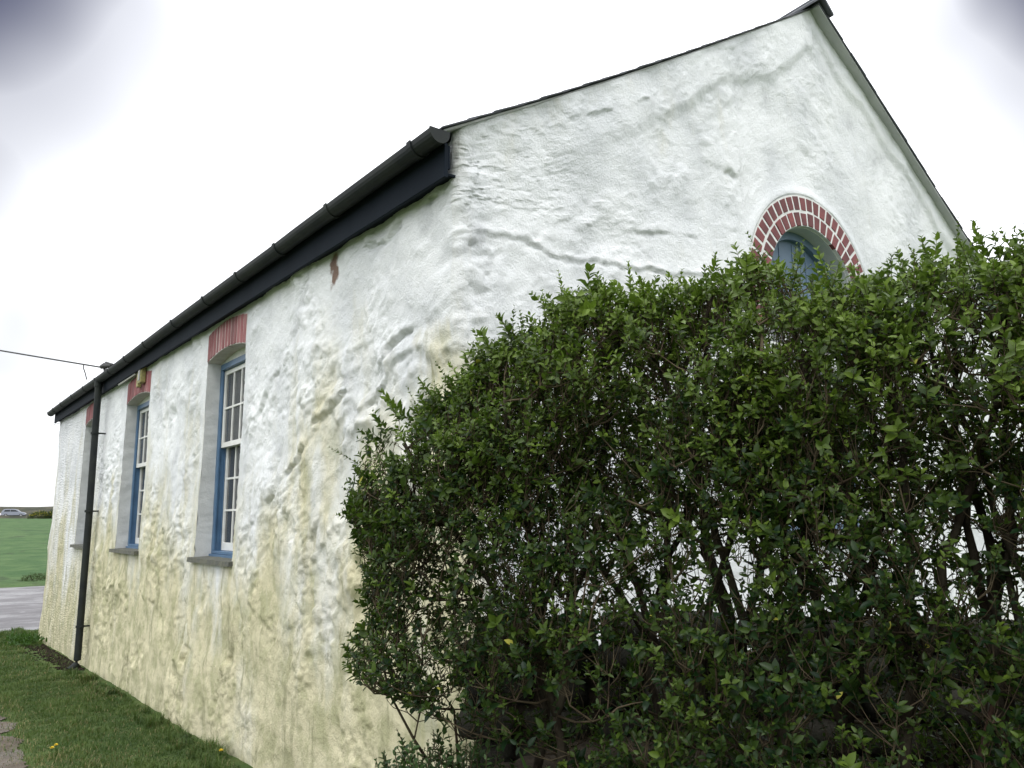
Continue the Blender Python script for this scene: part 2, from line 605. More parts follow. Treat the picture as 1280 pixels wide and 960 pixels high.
def gravel_material(name, c1, c2, c3, sc=1.0):
    m, N, L, P = newmat(name)
    p = n_pos(N, L)
    ps = n_pos(N, L, (0.7, 1.3, 1))
    c = n_mix(N, L, n_range(N, L, n_noise(N, L, 0.8*sc, 8, 0.7, ps, 0.4), 0.35, 0.65), c1, c2)
    c = n_mix(N, L, n_range(N, L, n_noise(N, L, 2.2*sc, 8, 0.75, ps, 0.6), 0.52, 0.68, 0, 0.8), c, c3)
    c = n_mix(N, L, n_range(N, L, n_noise(N, L, 60, 4, 0.7, p), 0.45, 0.65, 0, 0.5), c, c2)
    L.new(c, P.inputs['Base Color'])
    L.new(n_range(N, L, n_noise(N, L, 0.8, 5, 0.6, ps), 0.4, 0.6, 0.35, 0.9), P.inputs['Roughness'])
    b = n_bump(N, L, n_noise(N, L, 45, 5, 0.7, p), 0.8, 0.02)
    b = n_bump(N, L, n_noise(N, L, 1.5, 6, 0.65, ps), 0.7, 0.12, b)
    L.new(b, P.inputs['Normal'])
    return m


yard_mat = gravel_material('wet_gravel', (0.17, 0.163, 0.165), (0.11, 0.105, 0.11), (0.27, 0.265, 0.27))


def yard_keep(x, y):
    e = 0.25*fbm(x*0.8, y*0.8, 2.2, 3)
    r = np.hypot(x, y-5)
    return (y > 14.3+1.5*(x+0.7)*(x < 0.7)+(2.1*(x >= 0.7))+e) & (r < 24.0+0.6*fbm(x*.3, y*.3, 9, 3)) & (x < 14) & (x > -16)


xs = axis_pts(-16, 14, -3, 3, 0.08, 1.08)
ys = axis_pts(12, 30, 13.2, 18, 0.08, 1.06)
obj('gravel_yard', grid_mesh('gravel_yard', xs, ys, lambda x, y: ground_z(x, y)+0.012, yard_keep), yard_mat, kind='structure')
dirt_mat = gravel_material('muddy_path', (0.115, 0.09, 0.068), (0.075, 0.058, 0.042), (0.17, 0.14, 0.11), 3)


def dirt_keep(x, y):
    e = 0.16*fbm(x*2.5, y*2.5, 5.2, 5)
    return (x < -1.38+e+0.03*(y-4)) & (x > -2.6+e) & (y < 6.4+(-x-1.4)*0.8+e) & (y > -4)


obj('muddy_path', grid_mesh('muddy_path', np.arange(-3, -1, 0.02), np.arange(-4, 9, 0.025),
                            lambda x, y: ground_z(x, y)+0.010+0.006*fbm(x*8, y*8, 1, 2), dirt_keep), dirt_mat, kind='structure')

# ------------------------------------------------------------------ chapel
W, LEN = 7.82, 13.80
EAVE, SL = 3.97, 0.62
root = obj('chapel', None, label='long whitewashed rubble stone chapel with red brick window arches, blue sashes and slate gable roof', cat='chapel')


def roofline(x):
    return EAVE-0.012+SL*np.minimum(x, W-x)+0.035*np.exp(-np.minimum(x, W-x)/0.7)-0.020*np.sin(math.pi*np.minimum(x, W-x)/(W/2))


LW = [(3.40, 4.53), (6.80, 8.08), (9.92, 11.05)]   # openings in the long wall: y from, to
ZS, ZH, ZB = 1.385, 3.335, 3.615                  # sill, springing of soffit, springing of brick top
RISE = 0.065
GCX, GZ, GRO, GRI, GSILL = 3.66, 3.54, 0.93, 0.67, 1.60


def seg(y, y0, y1, rise=RISE):
    t = np.clip((y-y0)/(y1-y0)*2-1, -1, 1)
    return rise*(1-t*t)


# columns round the building
def spaced(a, b, step):
    n = max(1, int(round(abs(b-a)/step)))
    return list(np.linspace(a, b, n+1)[:-1])


ycuts = [LEN-0.06] + [v for w in reversed(LW) for v in (w[1], w[0])] + [0.07]
cols = []   # px, py, nx, ny, wall id, param
for a, b in zip(ycuts[:-1], ycuts[1:]):
    st = 0.0145 if a < 3.6 else (0.026 if a < 8.2 else 0.04)
    for y in spaced(a, b, st):
        cols.append((0.0, y, -1.0, 0.0, 0, y))
rc = 0.07
for k in range(0, 5):
    an = math.pi/2*k/5
    cols.append((rc-rc*math.cos(an), rc-rc*math.sin(an), -math.cos(an), -math.sin(an), 0 if k == 0 else 1, rc))
xcuts = [0.07, GCX-GRO, GCX-GRI, GCX+GRI, GCX+GRO, W-0.07]
for a, b in zip(xcuts[:-1], xcuts[1:]):
    for x in spaced(a, b, 0.018 if a < 4 else 0.024):
        cols.append((x, 0.0, 0.0, -1.0, 1, x))
for k in range(0, 5):
    an = math.pi/2*k/5
    cols.append((W-rc+rc*math.sin(an), rc-rc*math.cos(an), math.sin(an), -math.cos(an), 1 if k == 0 else 2, W-rc))
for y in spaced(0.07, LEN, 0.25):
    cols.append((W, y, 1.0, 0.0, 2, y))
for x in spaced(W, 0.06, 0.2):
    cols.append((x, LEN, 0.0, 1.0, 3, x))
for k in range(0, 5):
    an = math.pi/2*k/5
    cols.append((0.06-0.06*math.sin(an), LEN-0.06+0.06*math.cos(an), -math.sin(an), math.cos(an), 3 if k == 0 else 0, 0.06 if k == 0 else LEN))
cols = np.array(cols)
nc = len(cols)
zlow = sorted(set([round(z, 4) for z in list(np.arange(-0.7, -0.1, 0.1))+spaced(-0.1, ZS, 0.016)+spaced(ZS, GSILL, 0.016)+spaced(GSILL, GZ, 0.015)+[GZ]]))
nlow = len(zlow)
nup = 150
cid = cols[:, 4].astype(int)
par = cols[:, 5]
top = np.where(cid == 0, 3.94, np.where(cid == 2, 3.94, roofline(par)))
# opening top A per column. both walls split their rows at GZ (long wall openings reach higher: see mapping)
A = np.full(nc, GZ)
hole_u = np.zeros(nc, bool)
inlong = np.zeros(nc, int)-1
for i, (a, b) in enumerate(LW):
    s = (cid == 0) & (par > a+1e-6) & (par < b-1e-6)
    e = (cid == 0) & (par >= a-1e-6) & (par <= b+1e-6)
    inlong[e] = i
    A[e] = ZB+seg(par[e], a, b)*0.9
dx = np.abs(par-GCX)
s = (cid == 1) & (dx <= GRO+1e-6)
A[s] = GZ+np.sqrt(np.maximum(GRO**2-dx[s]**2, 0))
# rows: low rows (shared), then an upper block that starts at A
t = np.linspace(0, 1, nup+1)
Zl = np.repeat(np.array(zlow)[:, None], nc, 1)
Zu = A[None, :]+t[:, None]*(top-A)[None, :]
# edges of long-wall openings: the hole edge column must reach A too, so keep a straight jamb there
Z = np.concatenate([Zl, Zu], 0)
nr = Z.shape[0]
PX, PY, NX, NY = [np.repeat(cols[:, k][None, :], nr, 0) for k in range(4)]
CID = np.repeat(cid[None, :], nr, 0)
PAR = np.repeat(par[None, :], nr, 0)

# displacement ------------------------------------------------------------
longm = (CID == 0)
gabm = (CID == 1)
S = np.where(longm, -PY, PX)       # arc coordinate, continuous round the near corner
patch = 0.22+0.78*sstep(-0.10, 0.30, fbm(S*0.95, 61.0, Z*0.95, 3))
zone = np.where(longm, np.exp(-((PY-1.4)/1.6)**4)*np.exp(-((Z-2.0)/1.2)**4), 0)
patch = np.maximum(patch, 1.15*zone*(0.3+0.7*sstep(-0.25, 0.15, fbm(S*1.3, 63.0, Z*1.3, 3))))
rough = np.where(longm, (1-0.85*sstep(9.3, 10.2, PY))*patch, 0.34*patch+0.06)+0.8*np.exp(-((S-0.10)/0.16)**2)*(np.abs(S) < 1)
lump = fbm(S*1.1+0.13*Z, 0.4, Z*0.9, 3, 0.55)
stones = fbm(S*2.6-Z*1.1, 8.0, Z*2.2+S*0.7, 3, 0.55)
ridg = 1-np.abs(pnoise(S*1.9-Z*1.5+0.5*lump, 3.0, Z*1.7+0.8*S))*2.4
ridg = np.clip(ridg, 0, 1)**3
fine = fbm(S*9, 2.0, Z*9, 4, 0.6)
mid = fbm(S*5.2+0.6*stones, 6.0, Z*4.4+0.6*lump, 3, 0.55)
chip = np.clip(fbm(S*6-Z*2, 12.0, Z*7+S, 3, 0.6)-0.25, 0, 1)
flake = sstep(0.02, 0.07, fbm(S*3.2-Z*2.2, 15.0, Z*3.4+S*1.3, 4, 0.6))+sstep(0.10, 0.14, fbm(S*2.1+4, 25.0, Z*4.4-S, 4, 0.6))


def crease(fx, fz, sh, seed, o=3, g=0.55):
    """sharp-edged worn plaster: narrow valleys between rounded pads"""
    wx = 0.35*fbm(S*fx*0.7, seed+1.5, Z*fz*0.7, 2)
    n_ = np.abs(fbm(S*fx+sh*Z*fz+wx, seed, Z*fz-0.3*sh*S*fx+wx, o, g))
    return np.minimum(n_*2.2, 1.0)-0.55


c1 = crease(2.3, 2.0, -0.7, 71.0)
c2 = crease(5.5, 5.0, -0.6, 81.0)
c3 = crease(12.0, 13.0, -0.5, 91.0, 2)
shelf = sstep(0.03, 0.055, fbm(S*2.4-Z*1.8, 15.0, Z*2.6+S*1.0, 5, 0.62))+sstep(0.12, 0.14, fbm(S*2.1+4, 25.0, Z*4.0-S, 5, 0.62))
detail = (0.014*c1+0.0062*c2*sstep(-0.3, 0.3, fbm(S*1.7, 66.0, Z*1.7, 2))+0.0030*c3+0.0080*shelf+0.0045*fine)
D = 0.026*lump+0.018*stones*rough+0.018*ridg*rough*sstep(-0.3, 0.5, fbm(S*.6, 1, Z*.6, 2))+detail*(rough+0.05)+0.0012*fine+0.014*chip*rough


WS = 0.07*fbm(S*1.7, 31.0, Z*1.7, 2)+0.018*fbm(S*8, 33.0, Z*8, 4, 0.7)
WZ = 0.07*fbm(S*1.7, 41.0, Z*1.7, 2)+0.018*fbm(S*8, 43.0, Z*8, 4, 0.7)


def groove(pts, w, depth, axis_long, lip=0.0, keep=0.15):
    """a worn ledge or gully along a polyline in wall coordinates: dark side below, lip above"""
    global D
    m = longm if axis_long else gabm
    u = (PY if axis_long else PX)+WS
    Zw = Z+WZ
    fade = keep+(1-keep)*sstep(-0.2, 0.25, fbm(S*3.3, 50.0, Z*3.3, 2))
    best = np.full(Z.shape, 9.0)
    side = np.zeros(Z.shape)
    for (a0, b0), (a1, b1) in zip(pts[:-1], pts[1:]):
        dx_, dz_ = a1-a0, b1-b0
        ll = dx_*dx_+dz_*dz_
        tt = np.clip(((u-a0)*dx_+(Zw-b0)*dz_)/ll, 0, 1)
        ex, ez = u-(a0+tt*dx_), Zw-(b0+tt*dz_)
        d = np.hypot(ex, ez)
        nz = np.sign(ez*abs(dx_)-ex*dz_*np.sign(dx_))
        s_ = d < best
        best = np.where(s_, d, best)
        side = np.where(s_, nz, side)
    wob = np.abs(best+0.6*w*fbm(S*9, 4.0, Z*9, 4, 0.65))
    g = np.exp(-(wob/w)**2)
    above = np.exp(-(wob/(w*2.6))**2)*(side > 0)
    D = D+np.where(m, fade*(-depth*g+lip*above*sstep(0, w, wob)), 0)


groove([(.121, 3.385), (.401, 3.397), (.715, 3.372), (1.056, 3.366), (1.752, 3.425), (2.19, 3.476)], 0.020, 0.015, False, 0.024, 0.6)
groove([(.314, 3.715), (.562, 3.754)], 0.014, 0.022, False, 0.010)
groove([(2.41, 4.431), (2.62, 4.42), (2.92, 4.386)], 0.025, 0.02, False, 0.018)
groove([(1.066, 3.651), (2.036, 3.813)], 0.03, 0.010, False, 0.014)
groove([(.80, 4.217), (1.57, 4.672)], 0.03, 0.006, False, 0.012)
groove([(1.894, 2.365), (2.248, 2.181), (2.553, 2.01), (2.871, 1.763)], 0.030, 0.024, True, 0.034)
groove([(0.25, 2.897), (0.62, 2.847), (0.769, 2.771)], 0.035, 0.026, True, 0.036)
groove([(0.35, 2.70), (0.75, 2.62), (1.0, 2.50)], 0.03, 0.020, True, 0.028)
groove([(1.261, 2.607), (1.567, 2.534), (1.901, 2.454)], 0.03, 0.022, True, 0.028)
groove([(4.716, .921), (4.526, .64), (4.60, .45)], 0.04, 0.04, True, 0.03)
groove([(5.54, .72), (5.44, .50)], 0.06, 0.06, True, 0.03)
groove([(2.075, 1.47), (2.089, 1.299), (1.858, 1.093)], 0.02, 0.022, True, 0.012)
groove([(1.078, 3.60), (.644, 3.641), (.261, 3.613)], 0.03, 0.02, True, 0.02)
groove([(1.70, 1.70), (1.82, 1.48), (1.55, 1.38)], 0.03, 0.02, True, 0.02)
groove([(2.6, 2.9), (2.9, 2.7), (3.05, 2.5)], 0.04, 0.02, True, 0.02)
groove([(3.3, 1.2), (3.1, .9), (3.3, .6)], 0.05, 0.03, True, 0.025)
groove([(6.68, 1.04), (5.9, .83)], 0.04, 0.02, True, 0.02)
# the thickened plaster strip under the verge of the gable
rl = (roofline(PAR)-Z)*0.85
D = D+np.where(gabm, 0.028*(1-sstep(0.30+0.10*fbm(PX, 0, 0, 3)-0.17*(PX > W/2), 0.42+0.12*fbm(PX, 0, 0, 3)-0.2*(PX > W/2), rl))*sstep(0.4, 2.2, PX), 0)
# rounded battered foot
bat = 0.085*np.clip((2.6-Z)/2.9, 0, 1.2)**1.3*np.where(longm, 1-0.4*sstep(2, 9, PY), np.where(gabm, 1, 0.3))
# calm the surface near the openings and the corner quoins
calm = np.ones(Z.shape)
for a, b in LW:
    dd = np.maximum(np.maximum(a-PY, PY-b), np.maximum(ZS-0.05-Z, Z-3.78))
    calm = np.where(longm, np.minimum(calm, 0.25+0.75*sstep(0.0, 0.28, dd)), calm)
dr = np.where(Z > GZ, np.hypot(PX-GCX, Z-GZ)-GRO, np.maximum(np.abs(PX-GCX)-GRO, GSILL-Z))
calm = np.where(gabm, np.minimum(calm, 0.2+0.8*sstep(0.0, 0.35, dr)), calm)
D = D*calm
cav = np.clip(-(detail-0.3*0.01)/0.012, 0, 1)
D = D+np.where(gabm, 0.020*np.exp(-(np.maximum(dr-0.03, 0)/0.06)**2)*(dr > 0.012)*(Z > GZ-0.3), 0)
D = D+0.012*fbm(S*5+20, 0, Z*5, 3)*np.exp(-(np.minimum(np.abs(PX), 9)+np.abs(PY))/0.25)
off = D+bat
X = PX+NX*off
Y = PY+NY*off
# ragged jamb edges
V = np.stack([X, Y, Z], -1).reshape(-1, 3)
idx = np.arange(nr*nc).reshape(nr, nc)
same = A <= GZ+1e-6
idx[nlow, same] = idx[nlow-1, same]     # upper block starts on the shared row
zc = np.array(zlow)
cn_ = np.roll(np.arange(nc), -1)
pm = np.arange(nc)
F_ = []
hole_edges = []
pair_long = (inlong >= 0) & (inlong[cn_] >= 0) & (inlong == inlong[cn_])
gx0, gx1 = par, par[cn_]
pair_gab = (cid == 1) & (cid[cn_] == 1)
mxp = (gx0+gx1)/2
inner = pair_gab & (np.abs(mxp-GCX) < GRI)
outer = pair_gab & (np.abs(mxp-GCX) < GRO)
for r in range(nr-1):
    keep = np.ones(nc, bool)
    if r < nlow-1:
        zm = (zc[r]+zc[r+1])/2
        if zm > ZS:
            keep &= ~pair_long
        if zm > GSILL:
            keep &= ~inner
    elif r == nlow-1:
        keep &= False
    c = pm[keep]
    F_.append(np.stack([idx[r, c], idx[r, cn_[c]], idx[r+1, cn_[c]], idx[r+1, c]], -1))
# jamb of the long openings between GZ and the brick top: the edge columns of the hole start at A>GZ,
# so bridge the outside neighbour column by hand
Fq = np.concatenate(F_)
extra = []
for c in range(nc):
    n = cn_[c]
    # neighbour pair where exactly one of the two is an opening column
    if (A[c] > GZ+1e-6) != (A[n] > GZ+1e-6) and (cid[c] == 0 or cid[n] == 0):
        o, k = (c, n) if A[c] > GZ+1e-6 else (n, c)
        extra.append((idx[nlow-1, o], idx[nlow-1, k], idx[nlow, o]))
Fl = [tuple(f) for f in Fq.tolist()]+extra


def poly_mask(X_, Z_):
    return X_


# material attributes
zz = Z
alg = np.where(longm, 1.20-0.33*zz+0.12*fbm(S*0.5, 0, zz*0.4, 3), 0.0)
alg = np.where(longm & (PY < 1.25), np.maximum(alg, 0.90-0.9*sstep(0.10, 1.05, PY+0.22*(zz-2.2)-0.25*fbm(S*2.2, 5, zz*2.2, 3))-0.9*sstep(2.75, 3.2, zz)), alg)
alg = np.where(longm & (PY > 9.3), alg*0.75+0.10, alg)
alg = alg+np.where(longm, 0.45*np.exp(-((PY-7.35)/0.35)**2)*np.exp(-((zz-0.75)/0.55)**2), 0)
alg = alg+np.where(longm, 0.55*np.exp(-((PY-0.95)/0.14)**2)*np.exp(-((zz-1.75)/0.5)**2), 0)
alg = np.where(gabm, 0.92*np.exp(-np.abs(PX)/0.22)*(1-0.75*sstep(2.5, 3.1, zz))+0.35*sstep(1.4, 0.2, zz)+0.10, alg)
grm = np.where(longm, 0.9, 0.5)+1.1*np.exp(-((S-0.08)/0.13)**2)*(np.abs(S) < 1)*(longm | gabm)*sstep(1.5, 2.8, zz)+np.where(gabm, 0.95*np.exp(-((rl-0.50)/0.16)**2)*sstep(0.8, 2.4, PX), 0)+0.5*sstep(3.55, 3.8, zz)*longm
grm = grm*(0.75+0.9*cav*sstep(0.2, 0.8, rough))  # creases of the rough patches darkened further, contrast put into the colour
rst = np.where(longm, 1.3*np.exp(-((PY-1.62-0.03*fbm(zz*9, 0, 0, 3))/0.070)**2)*np.exp(-((zz-3.53)/0.11)**2)*(1+0.8*fbm(S*16, 2, zz*10, 3))+0.5*np.exp(-((PY-1.60)/0.10)**2)*np.exp(-((zz-3.66)/0.06)**2), 0)
dash = np.where(longm, sstep(9.2, 9.6, PY)*1.0+0.10*sstep(1.6, 0.4, zz), 0.05)
wallme = mesh_from('wall', V, Fl, True, {'algae': alg.ravel(), 'grime': grm.ravel(), 'rust': rst.ravel(), 'dash': dash.ravel()})
obj('wall', wallme, M['wall'], root)


def strip_mesh(name, P0, P1, nsub=6, amp=0.004):
    """a rough band between two point rows"""
    P0, P1 = np.array(P0), np.array(P1)
    rows = []
    for k in range(nsub+1):
        q = P0+(P1-P0)*k/nsub
        if 0 < k:
            q = q+amp*np.stack([fbm(q[:, 0]*9, q[:, 1]*9, q[:, 2]*9+j*9, 3) for j in range(3)], -1)
        rows.append(q)
    n = len(P0)
    V_ = np.concatenate(rows)
    i = np.arange(n-1)[None, :]+np.arange(nsub)[:, None]*n
    return mesh_from(name, V_, np.stack([i, i+1, i+1+n, i+n], -1).reshape(-1, 4), True)


P3 = V.reshape(nr, nc, 3)


def col_of(side, val):
    c = np.where((cid == side) & (np.abs(par-val) < 1e-6))[0]
    return c[0]


def bar(mb, x0, x1, y0, y1, z0, z1):
    mb.box(x0, x1, y0, y1, z0, z1)


# ---- sash windows in the long wall
XF = 0.135      # face of the blue box frame
for wi, (y0, y1) in enumerate(LW):
    fz0, fz1 = 1.445, 3.325
    fy0, fy1 = y0+0.015, y1+0.015
    fr = MB()
    fw = 0.06
    for a, b in ((fy0, fy0+fw), (fy1-fw, fy1)):
        bar(fr, XF, XF+0.17, a, b, fz0, fz1)
    bar(fr, XF-0.012, XF+0.168, fy0+fw, fy1-fw, fz1-0.06, fz1)
    bar(fr, XF-0.022, XF+0.175, fy0+0.003, fy1-0.003, fz0-0.035, fz0-0.002)
    bar(fr, XF-0.006, XF+0.16, fy0+fw, fy1-fw, fz0, fz0+0.028)
    # parting and stop beads
    for yy in (fy0+fw, fy1-fw-0.014):
        bar(fr, XF+0.003, XF+0.022, yy, yy+0.014, fz0+0.028, fz1-0.062)
        bar(fr, XF+0.066, XF+0.076, yy, yy+0.014, fz0+0.028, fz1-0.062)
    win = obj('window', fr.mesh('window', bevel=0.003), M['blue'], root)
    sy0, sy1 = fy0+fw+0.004, fy1-fw-0.004
    zm = 2.50
    for (sx, a, b, rows, br, trl) in ((XF+0.026, zm-0.02, fz1-0.064, 2, 0.05, 0.045), (XF+0.078, fz0+0.031, zm+0.018, 3, 0.075, 0.035)):
        sm = MB()
        st = 0.045
        t_ = 0.038
        bar(sm, sx, sx+t_, sy0, sy0+st, a, b)
        bar(sm, sx, sx+t_, sy1-st, sy1, a, b)
        bar(sm, sx+0.0015, sx+t_-0.0015, sy0+st, sy1-st, a, a+br)
        bar(sm, sx+0.0015, sx+t_-0.0015, sy0+st, sy1-st, b-trl, b)
        iy0, iy1, iz0, iz1 = sy0+st, sy1-st, a+br, b-trl
        for k in (1, 2, 3):
            yy = iy0+(iy1-iy0)*k/4
            bar(sm, sx+0.004, sx+t_-0.008, yy-0.010, yy+0.010, iz0, iz1)
        for k in range(1, rows):
            z_ = iz0+(iz1-iz0)*k/rows
            bar(sm, sx+0.006, sx+t_-0.006, iy0, iy1, z_-0.010, z_+0.010)
        so = obj('sash', sm.mesh('sash', bevel=0.002), M['white'], win)
        gm = MB()
        bar(gm, sx+0.017, sx+0.021, iy0-0.003, iy1+0.003, iz0-0.003, iz1+0.003)
        obj('pane', gm.mesh('pane'), M['glass'], win)
    # slate sill with a broken front edge
    n = 26
    yy = np.linspace(y0-0.03, y1+0.07, n)
    front = -0.075+0.012*fbm(yy*9, wi*5.0, 0, 3)
    thick = 0.042
    Vs, Fs = [], []
    for k in range(n):
        zt = ZS+0.040+0.004*fbm(yy[k]*6, 3, wi, 2)
        Vs += [(front[k], yy[k], zt-0.012-thick), (front[k]+0.004, yy[k], zt-0.012), (0.27, yy[k], zt+0.004), (0.27, yy[k], zt-thick)]
    for k in range(n-1):
        b = 4*k
        for j in range(4):
            Fs.append((b+j, b+(j+1) % 4, b+4+(j+1) % 4, b+4+j))
    Fs += [(0, 1, 2, 3), tuple(4*(n-1)+j for j in (3, 2, 1, 0))]
    obj('sill', mesh_from('sill', Vs, Fs), M['sillslate'], win)
    # reveals
    for yv, inw in ((y0, 0), (y1, 0)):
        c = col_of(0, yv)
        rr = [r for r in range(nlow) if zlow[r] >= ZS-1e-6]
        pts = [P3[r, c] for r in rr]
        back = [(0.30, yv+(0.0 if yv == y0 else 0.004), p[2]) for p in pts]
        P0 = np.array(pts)
        P0[:, 0] += 0.001+0.008*fbm(P0[:, 2]*11, yv, 0, 3)
        obj('reveal', strip_mesh('reveal', P0, back, 8, 0.006), M['reveal'], win)
    # brick flat arch: mortar body with bricks on end
    mo = MB()
    nseg = 22
    ysg = np.linspace(y0+0.001, y1-0.001, nseg+1)
    for k in range(nseg):
        a, b = ysg[k], ysg[k+1]
        za, zb_ = ZH+seg(a, y0, y1), ZH+seg(b, y0, y1)
        ta, tb = ZB+seg(a, y0, y1)*0.9+0.004, ZB+seg(b, y0, y1)*0.9+0.004
        mo.hexa([(-0.004, a, za), (0.28, a, za), (0.28, b, zb_), (-0.004, b, zb_),
                 (-0.004, a, ta), (0.28, a, ta), (0.28, b, tb), (-0.004, b, tb)])
    lint = obj('brick_arch', mo.mesh('brick_arch'), M['mortar_grey'], win)
    bk = MB()
    nb = 13
    for k in range(nb):
        a = y0+0.006+(y1-y0-0.012)*k/nb+0.010
        b = y0+0.006+(y1-y0-0.012)*(k+1)/nb-0.010
        lean = ((a+b)/2-(y0+y1)/2)*0.05
        za, zb_ = [ZH+seg(q, y0, y1)+0.006+rng.normal()*0.003 for q in (a, b)]
        ta, tb = [ZB+seg(q, y0, y1)*0.9-0.004+rng.normal()*0.003 for q in (a, b)]
        xf = -0.009+rng.normal()*0.0012
        bk.hexa([(xf, a-lean*0, za), (0.05, a, za), (0.05, b, zb_), (xf, b, zb_),
                 (xf, a+lean*0, ta), (0.05, a, ta), (0.05, b, tb), (xf, b, tb)])
    bo = obj('bricks', bk.mesh('bricks', bevel=0.003), M['brick_pink'], win)
    pl = MB()
    pl.prism([(y0+0.002, fz1-0.03)]+[(y, ZH+seg(y, y0, y1)+0.02) for y in np.linspace(y0+0.002, y1-0.002, 13)]+[(y1-0.002, fz1-0.03)],
             lambda u, v, w: (w, u, v), XF+0.004, XF+0.03)
    obj('head_plaster', pl.mesh('head_plaster'), M['mortar'], win)

# ---- arched window of the gable
fr = MB()
YF = 0.13


def arch_outline(r0, r1, z0, n=24):
    pts = [(-r1, z0-GZ)]+[(-r1*math.cos(math.pi*k/n), r1*math.sin(math.pi*k/n)) for k in range(n+1)]+[(r1, z0-GZ)]
    inn = [(-r0, z0-GZ)]+[(-r0*math.cos(math.pi*k/n), r0*math.sin(math.pi*k/n)) for k in range(n+1)]+[(r0, z0-GZ)]
    return pts, inn


def ring(mb, r0, r1, z0, ya, yb, n=24):
    o, i = arch_outline(r0, r1, z0, n)
    for k in range(len(o)-1):
        q = [i[k], o[k], o[k+1], i[k+1]]
        mb.prism(q, lambda u, v, w: (GCX+u, w, GZ+v), ya, yb)


ring(fr, GRI-0.075, GRI-0.003, GSILL+0.06, YF, YF+0.16)
fr.box(GCX-GRI+0.08, GCX+GRI-0.08, YF-0.01, YF+0.15, GSILL+0.04, GSILL+0.10)
win = obj('window', fr.mesh('window'), M['blue_dull'], root)
# boarded head: a blue panel fills the arch above the sashes, as the photograph shows
pn = MB()
n = 20
pts = [(-(GRI-0.07), -0.02)]+[(-(GRI-0.07)*math.cos(math.pi*k/n), (GRI-0.07)*math.sin(math.pi*k/n)) for k in range(1, n)]+[(GRI-0.07, -0.02)]
pn.prism(pts, lambda u, v, w: (GCX+u, w, GZ+v), YF+0.05, YF+0.08)
for k in (-2, -1, 0, 1, 2):
    hh = math.sqrt((GRI-0.08)**2-(k*0.2)**2)-0.02
    pn.box(GCX+k*0.2-0.007, GCX+k*0.2+0.007, YF+0.044, YF+0.054, GZ, GZ+hh)
obj('head_panel', pn.mesh('head_panel'), M['blue_dull'], win)
sm = MB()
za, zb_ = GSILL+0.10, GZ-0.02
for a, b in ((-GRI+0.08, -GRI+0.13), (GRI-0.13, GRI-0.08)):
    sm.box(GCX+a, GCX+b, YF+0.05, YF+0.09, za, zb_)
for z_, h_ in ((za, 0.06), ((za+zb_)/2-0.02, 0.045), (zb_-0.05, 0.05)):
    sm.box(GCX-GRI+0.13, GCX+GRI-0.13, YF+0.052, YF+0.088, z_, z_+h_)
for k in (1, 2):
    x_ = GCX-GRI+0.13+(2*GRI-0.26)*k/3
    sm.box(x_-0.01, x_+0.01, YF+0.055, YF+0.085, za+0.06, zb_-0.05)
for k in (1, 2, 4, 5):
    z_ = za+0.05+(zb_-za-0.1)*k/6
    sm.box(GCX-GRI+0.13, GCX+GRI-0.13, YF+0.057, YF+0.083, z_-0.01, z_+0.01)
obj('sash', sm.mesh('sash'), M['white'], win)
gm = MB()
gm.box(GCX-GRI+0.13, GCX+GRI-0.13, YF+0.068, YF+0.072, za, zb_)
obj('pane', gm.mesh('pane'), M['glass'], win)
sl = MB()
sl.box(GCX-GRI-0.06, GCX+GRI+0.06, -0.13, 0.30, GSILL-0.02, GSILL+0.035)
obj('sill', sl.mesh('sill', bevel=0.006), M['sillslate'], win)
rv = MB()
ring(rv, GRI-0.008, GRI+0.04, GSILL+0.03, 0.012, 0.36, 48)
obj('reveal', rv.mesh('reveal'), M['reveal'], win)
mo = MB()
n = 48
for k in range(n):
    a0, a1 = math.pi*k/n, math.pi*(k+1)/n
    q = [(-GRI*math.cos(a0), GRI*math.sin(a0)), (-(GRO+.01)*math.cos(a0), (GRO+.01)*math.sin(a0)),
         (-(GRO+.01)*math.cos(a1), (GRO+.01)*math.sin(a1)), (-GRI*math.cos(a1), GRI*math.sin(a1))]
    mo.prism(q, lambda u, v, w: (GCX+u, w, GZ+v), -0.018, 0.20)
for sx in (-1, 1):
    mo.box(GCX+min(sx*GRI, sx*(GRO+.01)), GCX+max(sx*GRI, sx*(GRO+.01)), -0.0185, 0.16, GZ-0.30, GZ+0.001)
obj('brick_arch', mo.mesh('brick_arch'), M['mortar'], win)
bk = MB()
midr = (GRI+GRO)/2
for (ra, rb, nb) in ((GRI+0.003, midr-0.011, 23), (midr+0.011, GRO-0.003, 27)):
    for k in range(nb):
        j = 0.0108+abs(rng.normal())*0.0018
        a0, a1 = math.pi*k/nb, math.pi*(k+1)/nb
        ra_, rb_ = ra+rng.normal()*0.002, rb+rng.normal()*0.003
        q = []
        for (r_, a_, s_) in ((ra_, a0, 1), (rb_, a0, 1), (rb_, a1, -1), (ra_, a1, -1)):
            a2 = a_+s_*j/r_+rng.normal()*0.0015
            q.append((-r_*math.cos(a2), r_*math.sin(a2)))
        yf = -0.0225+rng.normal()*0.0012
        bk.prism(q, lambda u, v, w: (GCX+u, w, GZ+v), yf, 0.02)
for sx in (-1, 1):
    for k in range(4):
        for (ra, rb) in ((GRI+0.003, midr-0.009), (midr+0.009, GRO-0.003)):
            z1 = GZ-0.008-k*0.074
            bk.box(GCX+min(sx*ra, sx*rb), GCX+max(sx*ra, sx*rb), -0.028+rng.normal()*0.001, 0.02, z1-0.060, z1)
obj('bricks', bk.mesh('bricks', bevel=0.003), M['brick_red'], win)

